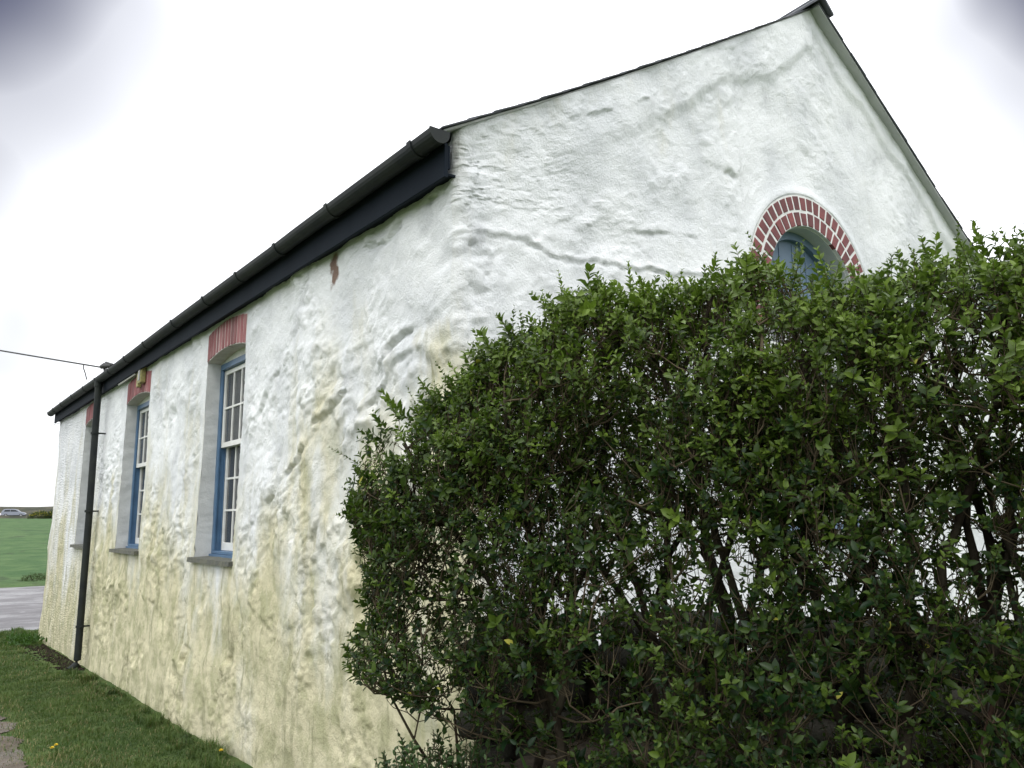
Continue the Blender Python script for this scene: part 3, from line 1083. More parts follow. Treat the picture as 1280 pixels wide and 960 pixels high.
# ---- roof
rf = MB()
hy1 = LEN+0.12
nco = 22
xe = -0.13
for side in (0, 1):
    hy0 = -0.050 if side == 0 else -0.13
    for k in range(nco):
        x0 = xe+(W/2-xe)*k/nco
        x1 = xe+(W/2-xe)*(k+1)/nco+0.06
        x1 = min(x1, W/2+0.01)
        bell = lambda x: 0.035*math.exp(-max(x, 0)/0.7)-0.020*math.sin(math.pi*min(max(x/(W/2), 0), 1))
        segs = 24
        ye = [hy0+rng.uniform(-0.008, 0.008)]+list(np.linspace(0.3, hy1-0.3, segs))+[hy1]
        for a, b in zip(ye[:-1], ye[1:]):
            P_ = []
            for dz in (0.0, 0.007):
                for (xx, yy2, lift) in ((x0, a, 0.010), (x1, a, 0.002), (x1, b, 0.002), (x0, b, 0.010)):
                    z_ = EAVE+SL*xx+bell(xx)+lift+dz+0.006*math.sin(yy2*1.1+xx)
                    P_.append((xx if side == 0 else W-xx, yy2, z_))
            rf.hexa(P_)
roof = obj('roof', rf.mesh('roof'), M['slate'], root)
vb = MB()
for side in (0, 1):
    for (ya, yb) in ((-0.02 if side == 0 else -0.118, LEN+0.1),):
        nn = 12
        for k in range(nn):
            x0, x1 = -0.10+(W/2+0.10)*k/nn, -0.10+(W/2+0.10)*(k+1)/nn
            P_ = []
            for dz in (-0.012, 0.001):
                for (xx, yy2) in ((x0, ya), (x1, ya), (x1, yb), (x0, yb)):
                    z_ = EAVE+SL*xx+bell(xx)+dz
                    P_.append((xx if side == 0 else W-xx, yy2, z_))
            vb.hexa(P_)
obj('verge_board', vb.mesh('verge_board'), M['soffit'], root)
rd = MB()
zr = EAVE+SL*W/2+0.018
y = -0.17
k = 0
while y < LEN+0.1:
    y2 = min(y+0.46, LEN+0.14)
    tilt = 0.015 if k == 0 else 0.0
    for s_ in (-1, 1):
        q = [(0, 0.045), (0, 0.015), (s_*0.16, -0.16*SL-0.008), (s_*0.16, -0.16*SL+0.014)]
        rd.prism(q, lambda u, v, w: (W/2+u, w, zr+v+tilt*(1 if w < y+0.1 else 0)), y, y2-0.008)
    rd.tube([(W/2, y+0.001, zr+0.04+tilt), (W/2, y2-0.009, zr+0.04)], 0.022, 8)
    y = y2
    k += 1
obj('ridge_tile', rd.mesh('ridge_tile'), M['slate'], roof)

# ---- fascia, gutter, downpipe
fa = MB()
fa.box(-0.088, -0.062, -0.01, LEN+0.10, 3.665, 3.872)
fa.box(-0.061, -0.045, -0.006, 0.012, 3.72, 3.865)
obj('fascia', fa.mesh('fascia', bevel=0.003), M['fascia'], root)
so = MB()
so.box(-0.060, 0.03, 0.03, LEN+0.09, 3.70, 3.715)
obj('soffit', so.mesh('soffit'), M['fascia'], root)


def gutter_prof(r, n=10):
    return [(r*math.cos(math.pi+math.pi*k/n), r*math.sin(math.pi+math.pi*k/n)) for k in range(n+1)]


gu = MB()
gx, gz, gr = -0.152, 3.895, 0.062


def half_round(mb, r0, r1, ya, yb, za=0.0, zb=0.0, up=0.012):
    o = [(-r1, up)]+gutter_prof(r1)+[(r1, up)]
    i = [(-r0, up)]+gutter_prof(r0)+[(r0, up)]
    for k in range(len(o)-1):
        P_ = [(gx+o[k][0], ya, gz+za+o[k][1]), (gx+o[k+1][0], ya, gz+za+o[k+1][1]), (gx+i[k+1][0], ya, gz+za+i[k+1][1]), (gx+i[k][0], ya, gz+za+i[k][1]),
              (gx+o[k][0], yb, gz+zb+o[k][1]), (gx+o[k+1][0], yb, gz+zb+o[k+1][1]), (gx+i[k+1][0], yb, gz+zb+i[k+1][1]), (gx+i[k][0], yb, gz+zb+i[k][1])]
        mb.hexa(P_)


gutz = lambda y: -0.030*sstep(0, 9.3, np.array(y)).item()-0.012*math.sin(y*0.9)*(y > 2)*0.5
gys = list(np.linspace(-0.06, LEN+0.14, 30))
for a, b in zip(gys[:-1], gys[1:]):
    half_round(gu, gr-0.004, gr, a, b+0.002, gutz(a), gutz(b))
gut = obj('gutter', gu.mesh('gutter', smooth=False), M['black'], root)
for ye in (-0.064, LEN+0.135):
    cp = MB()
    cp.prism([(-0.066, 0.016)]+gutter_prof(0.066)+[(0.066, 0.016)], lambda u, v, w: (gx+u, w, gz+v+gutz(ye)), ye, ye+0.012)
    obj('end_cap', cp.mesh('end_cap'), M['black'], gut)
for yj in (0.173, 1.309, 2.266, 3.163, 4.108, 5.213, 6.452, 7.45, 8.453, 9.35, 10.3, 11.358, 12.45, 13.3):
    jm = MB()
    half_round(jm, gr+0.001, gr+0.0075, yj-0.022, yj+0.022, gutz(yj), gutz(yj), 0.018)
    obj('gutter_joint', jm.mesh('gutter_joint'), M['black'], gut)
dp = MB()
PYD = 9.28
ptop, pbot = np.array([-0.158, PYD+0.02, 3.84]), np.array([-0.155, PYD-0.03, -0.13])
dp.tube([ptop, (ptop*0.5+pbot*0.5)+np.array([0.008, 0.0, 0]), pbot, pbot+np.array([-0.006, -0.005, -0.05]), pbot+np.array([-0.05, -0.03, -0.095]), pbot+np.array([-0.11, -0.06, -0.125])], 0.047, 14)
dp.tube([ptop+np.array([0, 0, 0.03]), ptop+np.array([0, 0, -0.10])], 0.056, 14)
dpo = obj('downpipe', dp.mesh('downpipe'), M['black'], root)
smooth_by_angle(dpo)
for zc_ in (0.32, 1.92, 3.05):
    f_ = (zc_-pbot[2])/(ptop[2]-pbot[2])
    px_, py_ = pbot[0]+f_*(ptop[0]-pbot[0]), pbot[1]+f_*(ptop[1]-pbot[1])
    cl_ = MB()
    cl_.tube([(px_, py_, zc_-0.016), (px_, py_, zc_+0.016)], 0.055, 14)
    cl_.box(px_+0.04, 0.03, py_-0.012, py_+0.012, zc_-0.010, zc_+0.010)
    cl_.box(px_-0.01, px_+0.02, py_-0.085, py_-0.05, zc_-0.012, zc_+0.012)
    obj('pipe_clip', cl_.mesh('pipe_clip'), M['black'], dpo)
# floodlight housing and white conduit under the eave above the second window
fl = MB()
fl.box(-0.075, -0.012, 7.06, 7.20, 3.50, 3.74)
lb = obj('lamp_housing', fl.mesh('lamp_housing', bevel=0.006), M['brass'], root)
f2 = MB()
f2.box(-0.083, -0.0765, 7.085, 7.175, 3.53, 3.66)
obj('lens', f2.mesh('lens'), M['lens'], lb)
f3 = MB()
f3.box(-0.060, -0.012, 7.27, 7.34, 3.47, 3.72)
obj('lamp_bracket', f3.mesh('lamp_bracket', bevel=0.005), M['brass'], lb)
cd = MB()
cd.tube([(-0.060, 7.42, 3.66), (-0.060, 8.40, 3.655)], 0.011, 8)
obj('conduit', cd.mesh('conduit'), M['white'], root)
# small iron hook left in the near wall and a bracket stub beside the pipe
hk = MB()
hk.tube([(0.0, 13.6, 3.66), (-0.12, 13.75, 3.62), (-0.16, 13.9, 3.60)], 0.006, 6)
obj('iron_hook', hk.mesh('iron_hook'), M['mortar'], root)

# ---- overhead cable
INS = np.array([-0.25, 8.80, 3.95])
cab = obj('overhead_cable', None, label='thin dark overhead cable running from the black insulator at the gutter out over the grass', cat='cable')
cm = MB()
far = INS+np.array([-1.21, 1.40, 0.40])*9
pts = []
for k in range(41):
    t_ = k/40
    p_ = INS+(far-INS)*t_
    p_[2] -= 0.30*4*t_*(1-t_)*0.35
    pts.append(p_)
cm.tube(pts, 0.011, 6)
obj('wire', cm.mesh('wire'), M['cable'], cab)
im = MB()
im.tube([INS+np.array([0.02, -0.02, 0.0]), INS+np.array([0.05, -0.1, 0.01]), INS+np.array([0.09, -0.34, -0.02])], [0.03, 0.045, 0.02], 10)
im.tube([INS+np.array([0.05, -0.06, 0.0]), INS+np.array([0.05, -0.14, -0.10])], [0.02, 0.014], 8)
im.tube([INS+np.array([0.05, -0.15, 0.05]), INS+np.array([0.09, -0.42, -0.02])], [0.014, 0.014], 8)
obj('insulator', im.mesh('insulator'), M['cable'], cab)
dm = MB()
q_ = INS+(far-INS)*0.016
dm.tube([q_+np.array([0, 0, 0.0]), q_+np.array([0.0, -0.01, -0.06]), q_+np.array([0.03, 0.0, -0.13]), q_+np.array([0.06, 0.02, -0.22])], 0.0075, 6)
obj('drop_wire', dm.mesh('drop_wire'), M['cable'], cab)

# ------------------------------------------------------------------ hedge
hF = np.array([math.sin(YAW), math.cos(YAW), 0])
HA = np.array([-0.954, -0.723])
HB = np.array([-0.014, -2.970])
HD = HB-HA
HLEN = np.linalg.norm(HD)
HT = HD/HLEN
HN = np.array([-HT[1], HT[0]])       # towards the house
if HN @ (np.array([3.0, 0])-HA) < 0:
    HN = -HN


def hp(k, t_, z):
    k = np.asarray(k, float)
    xy = HA[None]+HD[None]*k.reshape(-1, 1)+HN[None]*np.asarray(t_).reshape(-1, 1)
    return np.concatenate([xy, np.asarray(z, float).reshape(-1, 1)], 1)


KT = [-.02, .026, .074, .15, .238, .307, .423, .493, .602, .662, .772, .856, .932, 1.05, 1.7]
ZT = [1.86, 1.96, 2.03, 2.13, 2.24, 2.36, 2.48, 2.46, 2.44, 2.45, 2.42, 2.42, 2.42, 2.44, 2.44]
ZL = [0.9, 1.0, 1.08, 1.22, 1.40, 1.54, 1.78, 1.94, 2.08, 2.15, 2.29, 2.5]
KL = [.46, .40, .25, .015, .065, .05, .01, .03, .040, .080, .14, .28]
HW = 0.36


def envelope(k, t_, z):
    """depth inside the hedge surface (positive inside)"""
    kl = np.interp(z, ZL, KL)+0.02*fbm(z*5, t_*4, 0.5, 2)
    zt = np.interp(k, KT, ZT)-0.30*(np.abs(t_)/HW)**2.5+0.05*fbm(k*9, t_*4, 3.3, 3)
    endd = (k-kl)*HLEN
    hw = HW*np.sqrt(np.clip(endd/0.45, 0, 1))*(1+0.10*fbm(k*6, z*3, 7.7, 3))
    d1 = hw-np.abs(t_)
    return np.minimum(np.minimum(d1, zt-z), endd)


stems = []
nodes = []     # skeleton points available for twigs
stem_paths = []
kk = 0.10
srng = np.random.default_rng(21)
bases = [(.27, -.02, 'l'), (.30, .08, 'l'), (.34, -.08, 'l'), (.33, .04, 'n'), (.40, -.1, 'n'), (.47, .08, 'n'), (.53, -.05, 'n'), (.60, .12, 'n'),
         (.66, -.1, 'n'), (.72, .05, 'n'), (.79, -.12, 'n'), (.86, .08, 'n'), (.93, -.10, 'n'), (1.0, .06, 'n'), (1.1, -.1, 'n'), (1.22, .05, 'n'), (1.36, -.05, 'n'), (1.5, 0.05, 'n')]
for bi, (k0, t0, md) in enumerate(bases):
    nsplit = 4 if md == 'l' else 3
    z0 = 0.45
    r0 = 0.017+0.010*srng.random()
    kc, tcur, z = k0, t0, z0
    trunk = [(kc, tcur, z)]
    zsplit = 1.0+0.35*srng.random()
    if md == 'l':
        zsplit = 0.80+0.1*srng.random()
    while z < zsplit:
        z += 0.09
        kc += srng.normal()*0.007-(0.014 if md == 'l' else 0)
        tcur += srng.normal()*0.012
        trunk.append((kc, tcur, z))
    stem_paths.append((trunk, r0, 0.60*r0))
    for s in range(nsplit):
        k2, t2, z2 = trunk[-1]
        path = [(k2, t2, z2)]
        if md == 'l':
            ang = [-1.30, -0.9, -0.5, -0.1][s]+srng.normal()*0.12+[0, .06, .1][bi]*1.5
        else:
            ang = (s-1)*0.26+srng.normal()*0.10
        tl = srng.normal()*0.16
        r1 = r0*(0.50+0.1*srng.random())
        for q in range(26):
            stp = 0.075
            k2 += stp*math.sin(ang)/HLEN+srng.normal()*0.004
            t2 += stp*math.sin(tl)*0.8+srng.normal()*0.006
            z2 += stp*math.cos(ang)
            ang = ang*0.985+srng.normal()*0.07
            if md == 'l' and s == 0:
                ang += 0.022
            if envelope(np.array([k2]), np.array([t2]), np.array([z2]))[0] < 0.03:
                break
            path.append((k2, t2, z2))
        if len(path) > 2:
            stem_paths.append((path, r1, 0.006))
skel = []
skel_r = []
for path, ra, rb in stem_paths:
    P_ = np.array(path)
    W3 = hp(P_[:, 0], P_[:, 1], P_[:, 2])
    W3 = W3+0.012*np.stack([fbm(W3[:, 2]*4, W3[:, 0]*3, j*5.0, 2) for j in range(3)], -1)*np.array([1, 1, 0.2])
    stems.append((W3, ra, rb))
    # dense nodes for attachment
    for a, b in zip(W3[:-1], W3[1:]):
        for f_ in (0, 0.33, 0.66):
            skel.append(a+(b-a)*f_)
# shoots
target = 25000
ks, ts, zs_ = [], [], []
cnt = 0
hr = np.random.default_rng(5)
while cnt < target:
    n = 20000
    k = hr.uniform(-0.05, 1.55, n)
    t_ = hr.uniform(-0.42, 0.42, n)
    z = hr.uniform(0.62, 2.62, n)
    e = envelope(k, t_, z)
    shell = np.exp(-np.clip(e, 0, 1)/0.085)
    low = sstep(0.30, 0.55, k)
    hgt = 0.13+0.20*sstep(0.9, 1.5, z)+0.67*sstep(1.5, 2.05, z)+0.30*low*(1-sstep(1.0, 1.35, z))+0.16*sstep(0.6, 0.95, k)
    hgt = hgt*(1-0.9*(1-low)*(1-sstep(0.93, 1.05, z)))
    top_b = np.exp(-np.clip(np.interp(k, KT, ZT)-z, 0, 1)/0.15)
    leftb = np.exp(-np.clip(k, 0, 1)/0.25)
    front = np.where(t_ < 0, 1.0, 0.55)
    clump = sstep(-0.35, 0.35, fbm(k*6.5, t_*4, z*2.8, 3)+0.15)
    pr = (0.13+0.87*shell)*np.clip(hgt+0.5*top_b+0.35*leftb, 0, 1)*(0.12+0.88*clump)*front
    pr = pr*np.where(k > 1.1, 0.55, 1.0)
    ok = (e > 0.005) & (hr.random(n) < pr)
    ks.append(k[ok]); ts.append(t_[ok]); zs_.append(z[ok])
    cnt += ok.sum()
ks, ts, zs_ = [np.concatenate(a)[:target] for a in (ks, ts, zs_)]
SB = hp(ks, ts, zs_)
env_s = envelope(ks, ts, zs_)

twig = MB()
pool = [np.array(skel)]
pos_all = np.array(skel)
starts = [0, 160, 700, 2200, 6500, target]
tw_paths = []
for bidx in range(len(starts)-1):
    a0, a1 = starts[bidx], starts[bidx+1]
    kd = kdtree.KDTree(len(pos_all))
    for i, p_ in enumerate(pos_all):
        kd.insert(p_, i)
    kd.balance()
    new = []
    for i in range(a0, a1):
        tip = SB[i]
        # look for an attachment a little below the tip
        best, bc = None, 1e9
        for co, ii, dist in kd.find_n((tip[0], tip[1], tip[2]-0.10), 6):
            dz = tip[2]-co[2]
            dd = (Vector(tip)-co).length
            c_ = dd+(0.6 if dz < 0.02 else 0)+max(0, 0.05-dd)*0.5
            if c_ < bc:
                best, bc = np.array(co), c_
        d_ = tip-best
        ln = np.linalg.norm(d_)
        side = hr.normal(size=3)*ln*0.09
        m1 = best+d_*0.35+side-np.array([0, 0, 0.04*ln])
        m2 = best+d_*0.70+side*0.7-np.array([0, 0, 0.03*ln])
        rr = [0.0075, 0.0046, 0.0031, 0.0022, 0.0017][bidx]*(0.8+0.4*hr.random())
        tw_paths.append(([best, m1, m2, tip], [rr, rr*0.8, rr*0.65, rr*0.5], i))
        new += [m1, m2, tip]
    pos_all = np.concatenate([pos_all, np.array(new)])
for pts_, rr, i in tw_paths:
    twig.tube(pts_, rr, 4 if rr[0] > 0.0025 else 3, cap=False)

# outward direction for each shoot
gradd = np.stack([np.zeros(target)]*3, 1)
outw = HN[None]*np.sign(ts)[:, None]*(np.abs(ts)/HW)[:, None]
endw = np.exp(-np.clip(ks-np.interp(zs_, ZL, KL), 0, 1)/0.10)[:, None]*(-HT[None])
dirs = np.concatenate([outw*0.9+endw*1.1, np.full((target, 1), 0.95)], 1)+hr.normal(size=(target, 3))*0.38
dirs /= np.linalg.norm(dirs, axis=1)[:, None]
ztop_s = np.interp(ks, KT, ZT)-zs_
length = hr.uniform(0.026, 0.070, target)+np.where((ztop_s < 0.12) & (hr.random(target) < 0.25), hr.uniform(0.02, 0.09, target), 0)
# a few tall leading shoots along the top
leaders = [(.865, -.02, 2.40, .16), (.885, .02, 2.40, .17), (.895, -.06, 2.40, .12), (.955, -.04, 2.42, .14), (.99, .02, 2.42, .14), (.43, 0, 2.46, .08), (.62, -.05, 2.42, .07), (.80, -.05, 2.40, .07)]
extraB = hp([l[0] for l in leaders], [l[1] for l in leaders], [l[2] for l in leaders])
extraD = np.array([[hr.normal()*0.15, hr.normal()*0.15, 1] for l in leaders])
extraD /= np.linalg.norm(extraD, axis=1)[:, None]
SB2 = np.concatenate([SB, extraB])
dirs = np.concatenate([dirs, extraD])
length = np.concatenate([length, [l[3] for l in leaders]])
nS = len(SB2)


def unit(a):
    return a/(np.linalg.norm(a, axis=-1, keepdims=True)+1e-9)


def leaves_mesh(name, base, dirv, up, ln, wd, tint, curl=0.12):
    """eight-vertex folded leaves; base, dirv, up (n,3); ln, wd, tint (n,)"""
    n = len(base)
    x = unit(dirv)
    y = unit(np.cross(up, x))
    z = np.cross(x, y)
    ln_, wd_ = ln[:, None], wd[:, None]
    fold = 0.30*wd_
    cu = curl*ln_
    P_ = [base,
          base+x*ln_*0.30+y*wd_*0.46+z*fold*0.8,
          base+x*ln_*0.30-y*wd_*0.46+z*fold*0.8,
          base+x*ln_*0.34,
          base+x*ln_*0.68+y*wd_*0.38+z*(fold*0.6-cu*0.4),
          base+x*ln_*0.68-y*wd_*0.38+z*(fold*0.6-cu*0.4),
          base+x*ln_*0.70-z*cu*0.5,
          base+x*ln_-z*cu]
    V_ = np.stack(P_, 1).reshape(-1, 3)
    tri = np.array([(0, 3, 1), (0, 2, 3), (4, 6, 7), (6, 5, 7), (3, 6, 4), (3, 4, 1), (2, 5, 6), (2, 6, 3)])
    Fc = (np.arange(n)[:, None, None]*8+tri[None]).reshape(-1, 3)
    return mesh_from(name, V_, Fc, True, {'tint': np.repeat(tint, 8)})


def shoot_leaves(base, dirs_, length_, rg, per=0.015, l0=0.030, tintb=None, wratio=0.42):
    B, Dv, U, Ln, Wd, T = [], [], [], [], [], []
    sp = []
    a = unit(np.cross(dirs_, rg.normal(size=dirs_.shape)))
    b = np.cross(dirs_, a)
    npair = np.clip((length_/per).astype(int), 2, 12)
    size = np.clip(rg.lognormal(0.0, 0.28, len(base)), 0.55, 1.9)*l0
    tb = tintb if tintb is not None else rg.uniform(0.1, 0.7, len(base))
    for j in range(12):
        s = npair > j
        f = (j+0.5)/npair[s]
        for sgn in (-1, 1):
            ax = a[s] if j % 2 == 0 else b[s]
            ax = unit(ax+0.35*rg.normal(size=ax.shape))
            elev = 0.35+0.55*f[:, None]+0.15*rg.normal(size=(s.sum(), 1))
            dv = unit(ax*sgn*(1.0-0.35*f[:, None])+dirs_[s]*elev)
            ls = size[s]*(1.05-0.5*np.abs(f-0.35)-0.25*(f > 0.85))*rg.uniform(0.75, 1.15, s.sum())
            B.append(base[s]+dirs_[s]*(length_[s]*f)[:, None])
            Dv.append(dv)
            U.append(unit(dirs_[s]+0.25*rg.normal(size=dv.shape)))
            Ln.append(ls)
            Wd.append(ls*wratio*rg.uniform(0.85, 1.2, s.sum()))
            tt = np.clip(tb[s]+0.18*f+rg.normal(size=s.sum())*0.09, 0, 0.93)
            tt = np.where(rg.random(s.sum()) < 0.0015, 1.0, tt)
            T.append(tt)
    return [np.concatenate(q) for q in (B, Dv, U, Ln, Wd, T)]


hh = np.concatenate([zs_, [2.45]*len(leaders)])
tb = np.clip(0.0+0.50*sstep(1.5, 2.5, hh)+0.16*fbm(SB2[:, 0]*5, SB2[:, 1]*5, SB2[:, 2]*5, 3)+hr.normal(size=nS)*0.16, 0, 0.85)  # lit top and shaded lower hedge painted into leaf tint: brighter with height
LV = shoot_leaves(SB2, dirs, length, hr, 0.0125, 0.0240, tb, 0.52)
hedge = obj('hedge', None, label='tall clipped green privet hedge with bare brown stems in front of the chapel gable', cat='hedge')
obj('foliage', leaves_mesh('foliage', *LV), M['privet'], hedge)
for i in range(nS):
    twig.tube([SB2[i], SB2[i]+dirs[i]*length[i]*0.95], [0.0012, 0.0006], 3, cap=False)
obj('twigs', mesh_from('twigs', twig.v, twig.f, True), M['twig'], hedge, kind='stuff')
for W3, ra, rb in stems:
    sm = MB()
    n = len(W3)
    sm.tube(W3, [ra+(rb-ra)*i/(n-1)+0.0015*math.sin(i*2.3) for i in range(n)], 9)
    obj('stem', mesh_from('stem', sm.v, sm.f, True), M['bark'], hedge)
print('hedge leaves', len(LV[0]), 'twigs', len(tw_paths), 'stems', len(stems))

# ------------------------------------------------------------------ earth bank and stone wall behind the hedge
def bank_z(x, y):
    P_ = np.stack([x-HA[0], y-HA[1]], -1)
    k = (P_@HT)/HLEN
    t_ = P_@HN
    prof = sstep(-0.85, -0.25, t_)*(1-sstep(0.9, 1.5, t_))
    endp = sstep(-0.02, 0.20, k+0.05*fbm(t_*4, 0, 0, 2))*(1-sstep(1.9, 2.4, k))
    return 0.86*prof*endp+0.05*fbm(x*3, y*3, 0.4, 4)*prof*endp


def bank_keep(x, y):
    return bank_z(x, y) > 0.004


xs = np.arange(-2.4, 2.6, 0.05)
ys = np.arange(-6.8, -0.16, 0.05)
obj('earth_bank', grid_mesh('earth_bank', xs, ys, lambda x, y: ground_z(x, y)+bank_z(x, y)-0.02, bank_keep), M['soil'], kind='structure')

sw = obj('stone_wall', None, label='low dark mossy dry stone wall running from the chapel corner behind the hedge stems', cat='stone wall')
ws = np.array([-0.13, -0.45])
we = np.array([2.20, -3.00])
wd_ = unit(we-ws)
wn = np.array([wd_[1], -wd_[0]])
if wn @ (CAM[:2]-ws) < 0:
    wn = -wn
wl = np.linalg.norm(we-ws)
wr = np.random.default_rng(11)
Vs, Fs = [], []
import bmesh
bm0 = bmesh.new()
bmesh.ops.create_icosphere(bm0, subdivisions=2, radius=1.0)
ico_v = np.array([v.co[:] for v in bm0.verts])
ico_f = np.array([[v.index for v in f.verts] for f in bm0.faces])
bm0.free()
z = 0.0
course = 0
while z < 1.22:
    hgt = wr.uniform(0.12, 0.2)
    s = -0.12+wr.uniform(0, 0.1)
    while s < wl:
        ln = wr.uniform(0.16, 0.38)
        c_ = ws+wd_*(s+ln/2)
        for fside in (0,):
            u_ = ico_v.copy()
            u_ = np.sign(u_)*np.abs(u_)**0.55
            u_ = u_*(1+0.13*fbm(u_[:, 0]*1.3+s*7, u_[:, 1]*1.3+z*5, u_[:, 2]*1.3, 3)[:, None])
            loc = u_*np.array([ln*0.5, 0.20, hgt*0.52])
            p_ = np.zeros_like(loc)
            p_[:, :2] = c_+loc[:, :1]*wd_+(loc[:, 1:2]+wr.normal()*0.02)*wn
            p_[:, 2] = z+hgt/2+loc[:, 2]+wr.normal()*0.006
            o_ = len(Vs)*len(ico_v)
            Vs.append(p_)
            Fs.append(ico_f+o_)
        s += ln
    z += hgt*0.93
    course += 1
obj('stones', mesh_from('stones', np.concatenate(Vs), np.concatenate(Fs), True), M['stone'], sw)
core = MB()
core.hexa([tuple(ws-wn*0.12)+(-0.2,), tuple(we-wn*0.12)+(-0.2,), tuple(we+wn*0.12)+(-0.2,), tuple(ws+wn*0.12)+(-0.2,),
           tuple(ws-wn*0.12)+(1.12,), tuple(we-wn*0.12)+(1.12,), tuple(we+wn*0.12)+(1.12,), tuple(ws+wn*0.12)+(1.12,)])
obj('rubble_core', core.mesh('rubble_core'), M['soil'], sw)

# ivy and weeds on the bank: low leafy shrub at the foot of the hedge's left end
def place(lat, dep, z):
    return CAM*np.array([1, 1, 0])+cR*lat+hF*dep+np.array([0, 0, z])


lr = np.random.default_rng(31)


def low_shrub(cx_, label, spread, nsh, zb, zt, leaf, mat, group=None, name='low_shrub'):
    rt = obj(name, None, label=label, cat='shrub', group=group)
    b_, d_, l_ = [], [], []
    tw = MB()
    for i in range(nsh):
        a_, r_ = lr.uniform(0, 2*math.pi), math.sqrt(lr.random())
        off_ = np.array([math.cos(a_)*spread[0]*r_, math.sin(a_)*spread[1]*r_])
        top_ = cx_[:2]+cR[:2]*off_[0]+hF[:2]*off_[1]
        zt_ = zb+(zt-zb)*(1-0.75*r_**2)*lr.uniform(0.45, 1)
        root_ = np.array([*(cx_[:2]+(top_-cx_[:2])*0.35), zb-0.25])
        tip_ = np.array([top_[0], top_[1], zt_])
        d1 = unit(tip_-root_)+lr.normal(size=3)*0.25+np.array([0, 0, 0.3])
        d1 = unit(d1)
        b_.append(tip_); d_.append(d1); l_.append(lr.uniform(0.06, 0.12))
        tw.tube([root_, (root_+tip_)/2+lr.normal(size=3)*0.02, tip_, tip_+d1*l_[-1]], [0.004, 0.003, 0.0018, 0.001], 4, cap=False)
    lv = shoot_leaves(np.array(b_), np.array(d_), np.array(l_), lr, 0.016, leaf, None, 0.5)
    obj('foliage', leaves_mesh('foliage', *lv), mat, rt)
    obj('stems', mesh_from('stems', tw.v, tw.f, True), M['twig'], rt, kind='stuff')
    return rt


low_shrub(place(-0.22, 2.58, 0), 'small leafy green shrub at the foot of the hedge beside the chapel corner, lower centre', (0.32, 0.22), 260, 0.76, 1.04, 0.022, M['shrub'], 'low shrubs under the hedge')
low_shrub(place(0.22, 2.40, 0), 'sparse leafy shrub among dead brown leaves under the middle of the hedge', (0.26, 0.2), 80, 0.76, 1.02, 0.024, M['shrub'], 'low shrubs under the hedge')
low_shrub(place(0.85, 1.95, 0), 'bright leafy shrub sprouting under the right part of the hedge', (0.38, 0.2), 70, 0.82, 1.12, 0.028, M['shrub'], 'low shrubs under the hedge')


def strap_plant(c0, label, nl, ndead, seed, rngl=(0.3, 0.5)):
    sr = np.random.default_rng(seed)
    rt = obj('strap_leaf_plant', None, label=label, cat='plant', group='strap leaved plants under the hedge')
    for nm, cnt_, mat in (('green_leaves', nl, M['strap']), ('dead_leaves', ndead, M['dead'])):
        if not cnt_:
            continue
        VV, FF, TT = [], [], []
        for i in range(cnt_):
            az = sr.uniform(0, 2*math.pi)
            L_ = sr.uniform(*rngl)
            lean = sr.uniform(0.2, 0.9) if nm == 'green_leaves' else sr.uniform(0.7, 1.3)
            h_ = np.array([math.cos(az), math.sin(az), 0])
            sd_ = np.array([-math.sin(az), math.cos(az), 0])
            p_ = c0+h_*0.03*sr.random()
            an_ = 0.15
            n_ = 9
            w0 = sr.uniform(0.008, 0.014)
            for j in range(n_):
                f_ = j/(n_-1)
                w_ = w0*(1-f_**2.2)+0.0008
                nrm = h_*math.cos(an_)*(-1)+np.array([0, 0, math.sin(an_)])
                VV += [p_-sd_*w_, p_-nrm*w_*0.35, p_+sd_*w_]
                TT += [0.3+0.4*sr.random()]*3
                p_ = p_+(h_*math.sin(an_)+np.array([0, 0, math.cos(an_)]))*L_/(n_-1)
                an_ += lean*0.25
            o_ = len(VV)-3*n_
            for j in range(n_-1):
                a_ = o_+3*j
                FF += [(a_, a_+1, a_+4, a_+3), (a_+1, a_+2, a_+5, a_+4)]
        obj(nm, mesh_from(nm, VV, FF, True, {'tint': TT}), mat, rt)
    return rt


strap_plant(place(-0.30, 2.62, 0.74), 'clump of upright green strap leaves poking out at the far left foot of the hedge', 16, 0, 3, (0.16, 0.28))
strap_plant(place(0.10, 2.50, 0.74), 'clump of arching green and withered brown strap leaves below the hedge middle', 12, 7, 4, (0.22, 0.36))
strap_plant(place(0.33, 2.42, 0.74), 'heap of dead reddish brown strap leaves beside the arching green ones', 2, 16, 6, (0.18, 0.34))


# broken reddish branch leaning in the right of the hedge
def branch(pts_, rr, label, name='broken_branch'):
    bm_ = MB()
    bm_.tube(pts_, rr, 8)
    return obj(name, mesh_from(name, bm_.v, bm_.f, True), M['rustwood'], None, label, 'branch')


branch([place(0.99, 2.02, 0.7), place(1.10, 2.02, 0.95), place(1.12, 2.03, 1.16), place(1.17, 2.02, 1.32)], [0.010, 0.011, 0.010, 0.005],
       'thick torn branch with reddish brown bare wood standing in the right of the hedge')
branch([place(0.16, 2.22, 0.72), place(0.24, 2.2, 0.86), place(0.30, 2.2, 0.97), place(0.34, 2.2, 1.03)], [0.018, 0.016, 0.012, 0.006],
       'short reddish dead stump leaning under the hedge near the bottom edge')

# ------------------------------------------------------------------ grass blades
gr_ = np.random.default_rng(17)


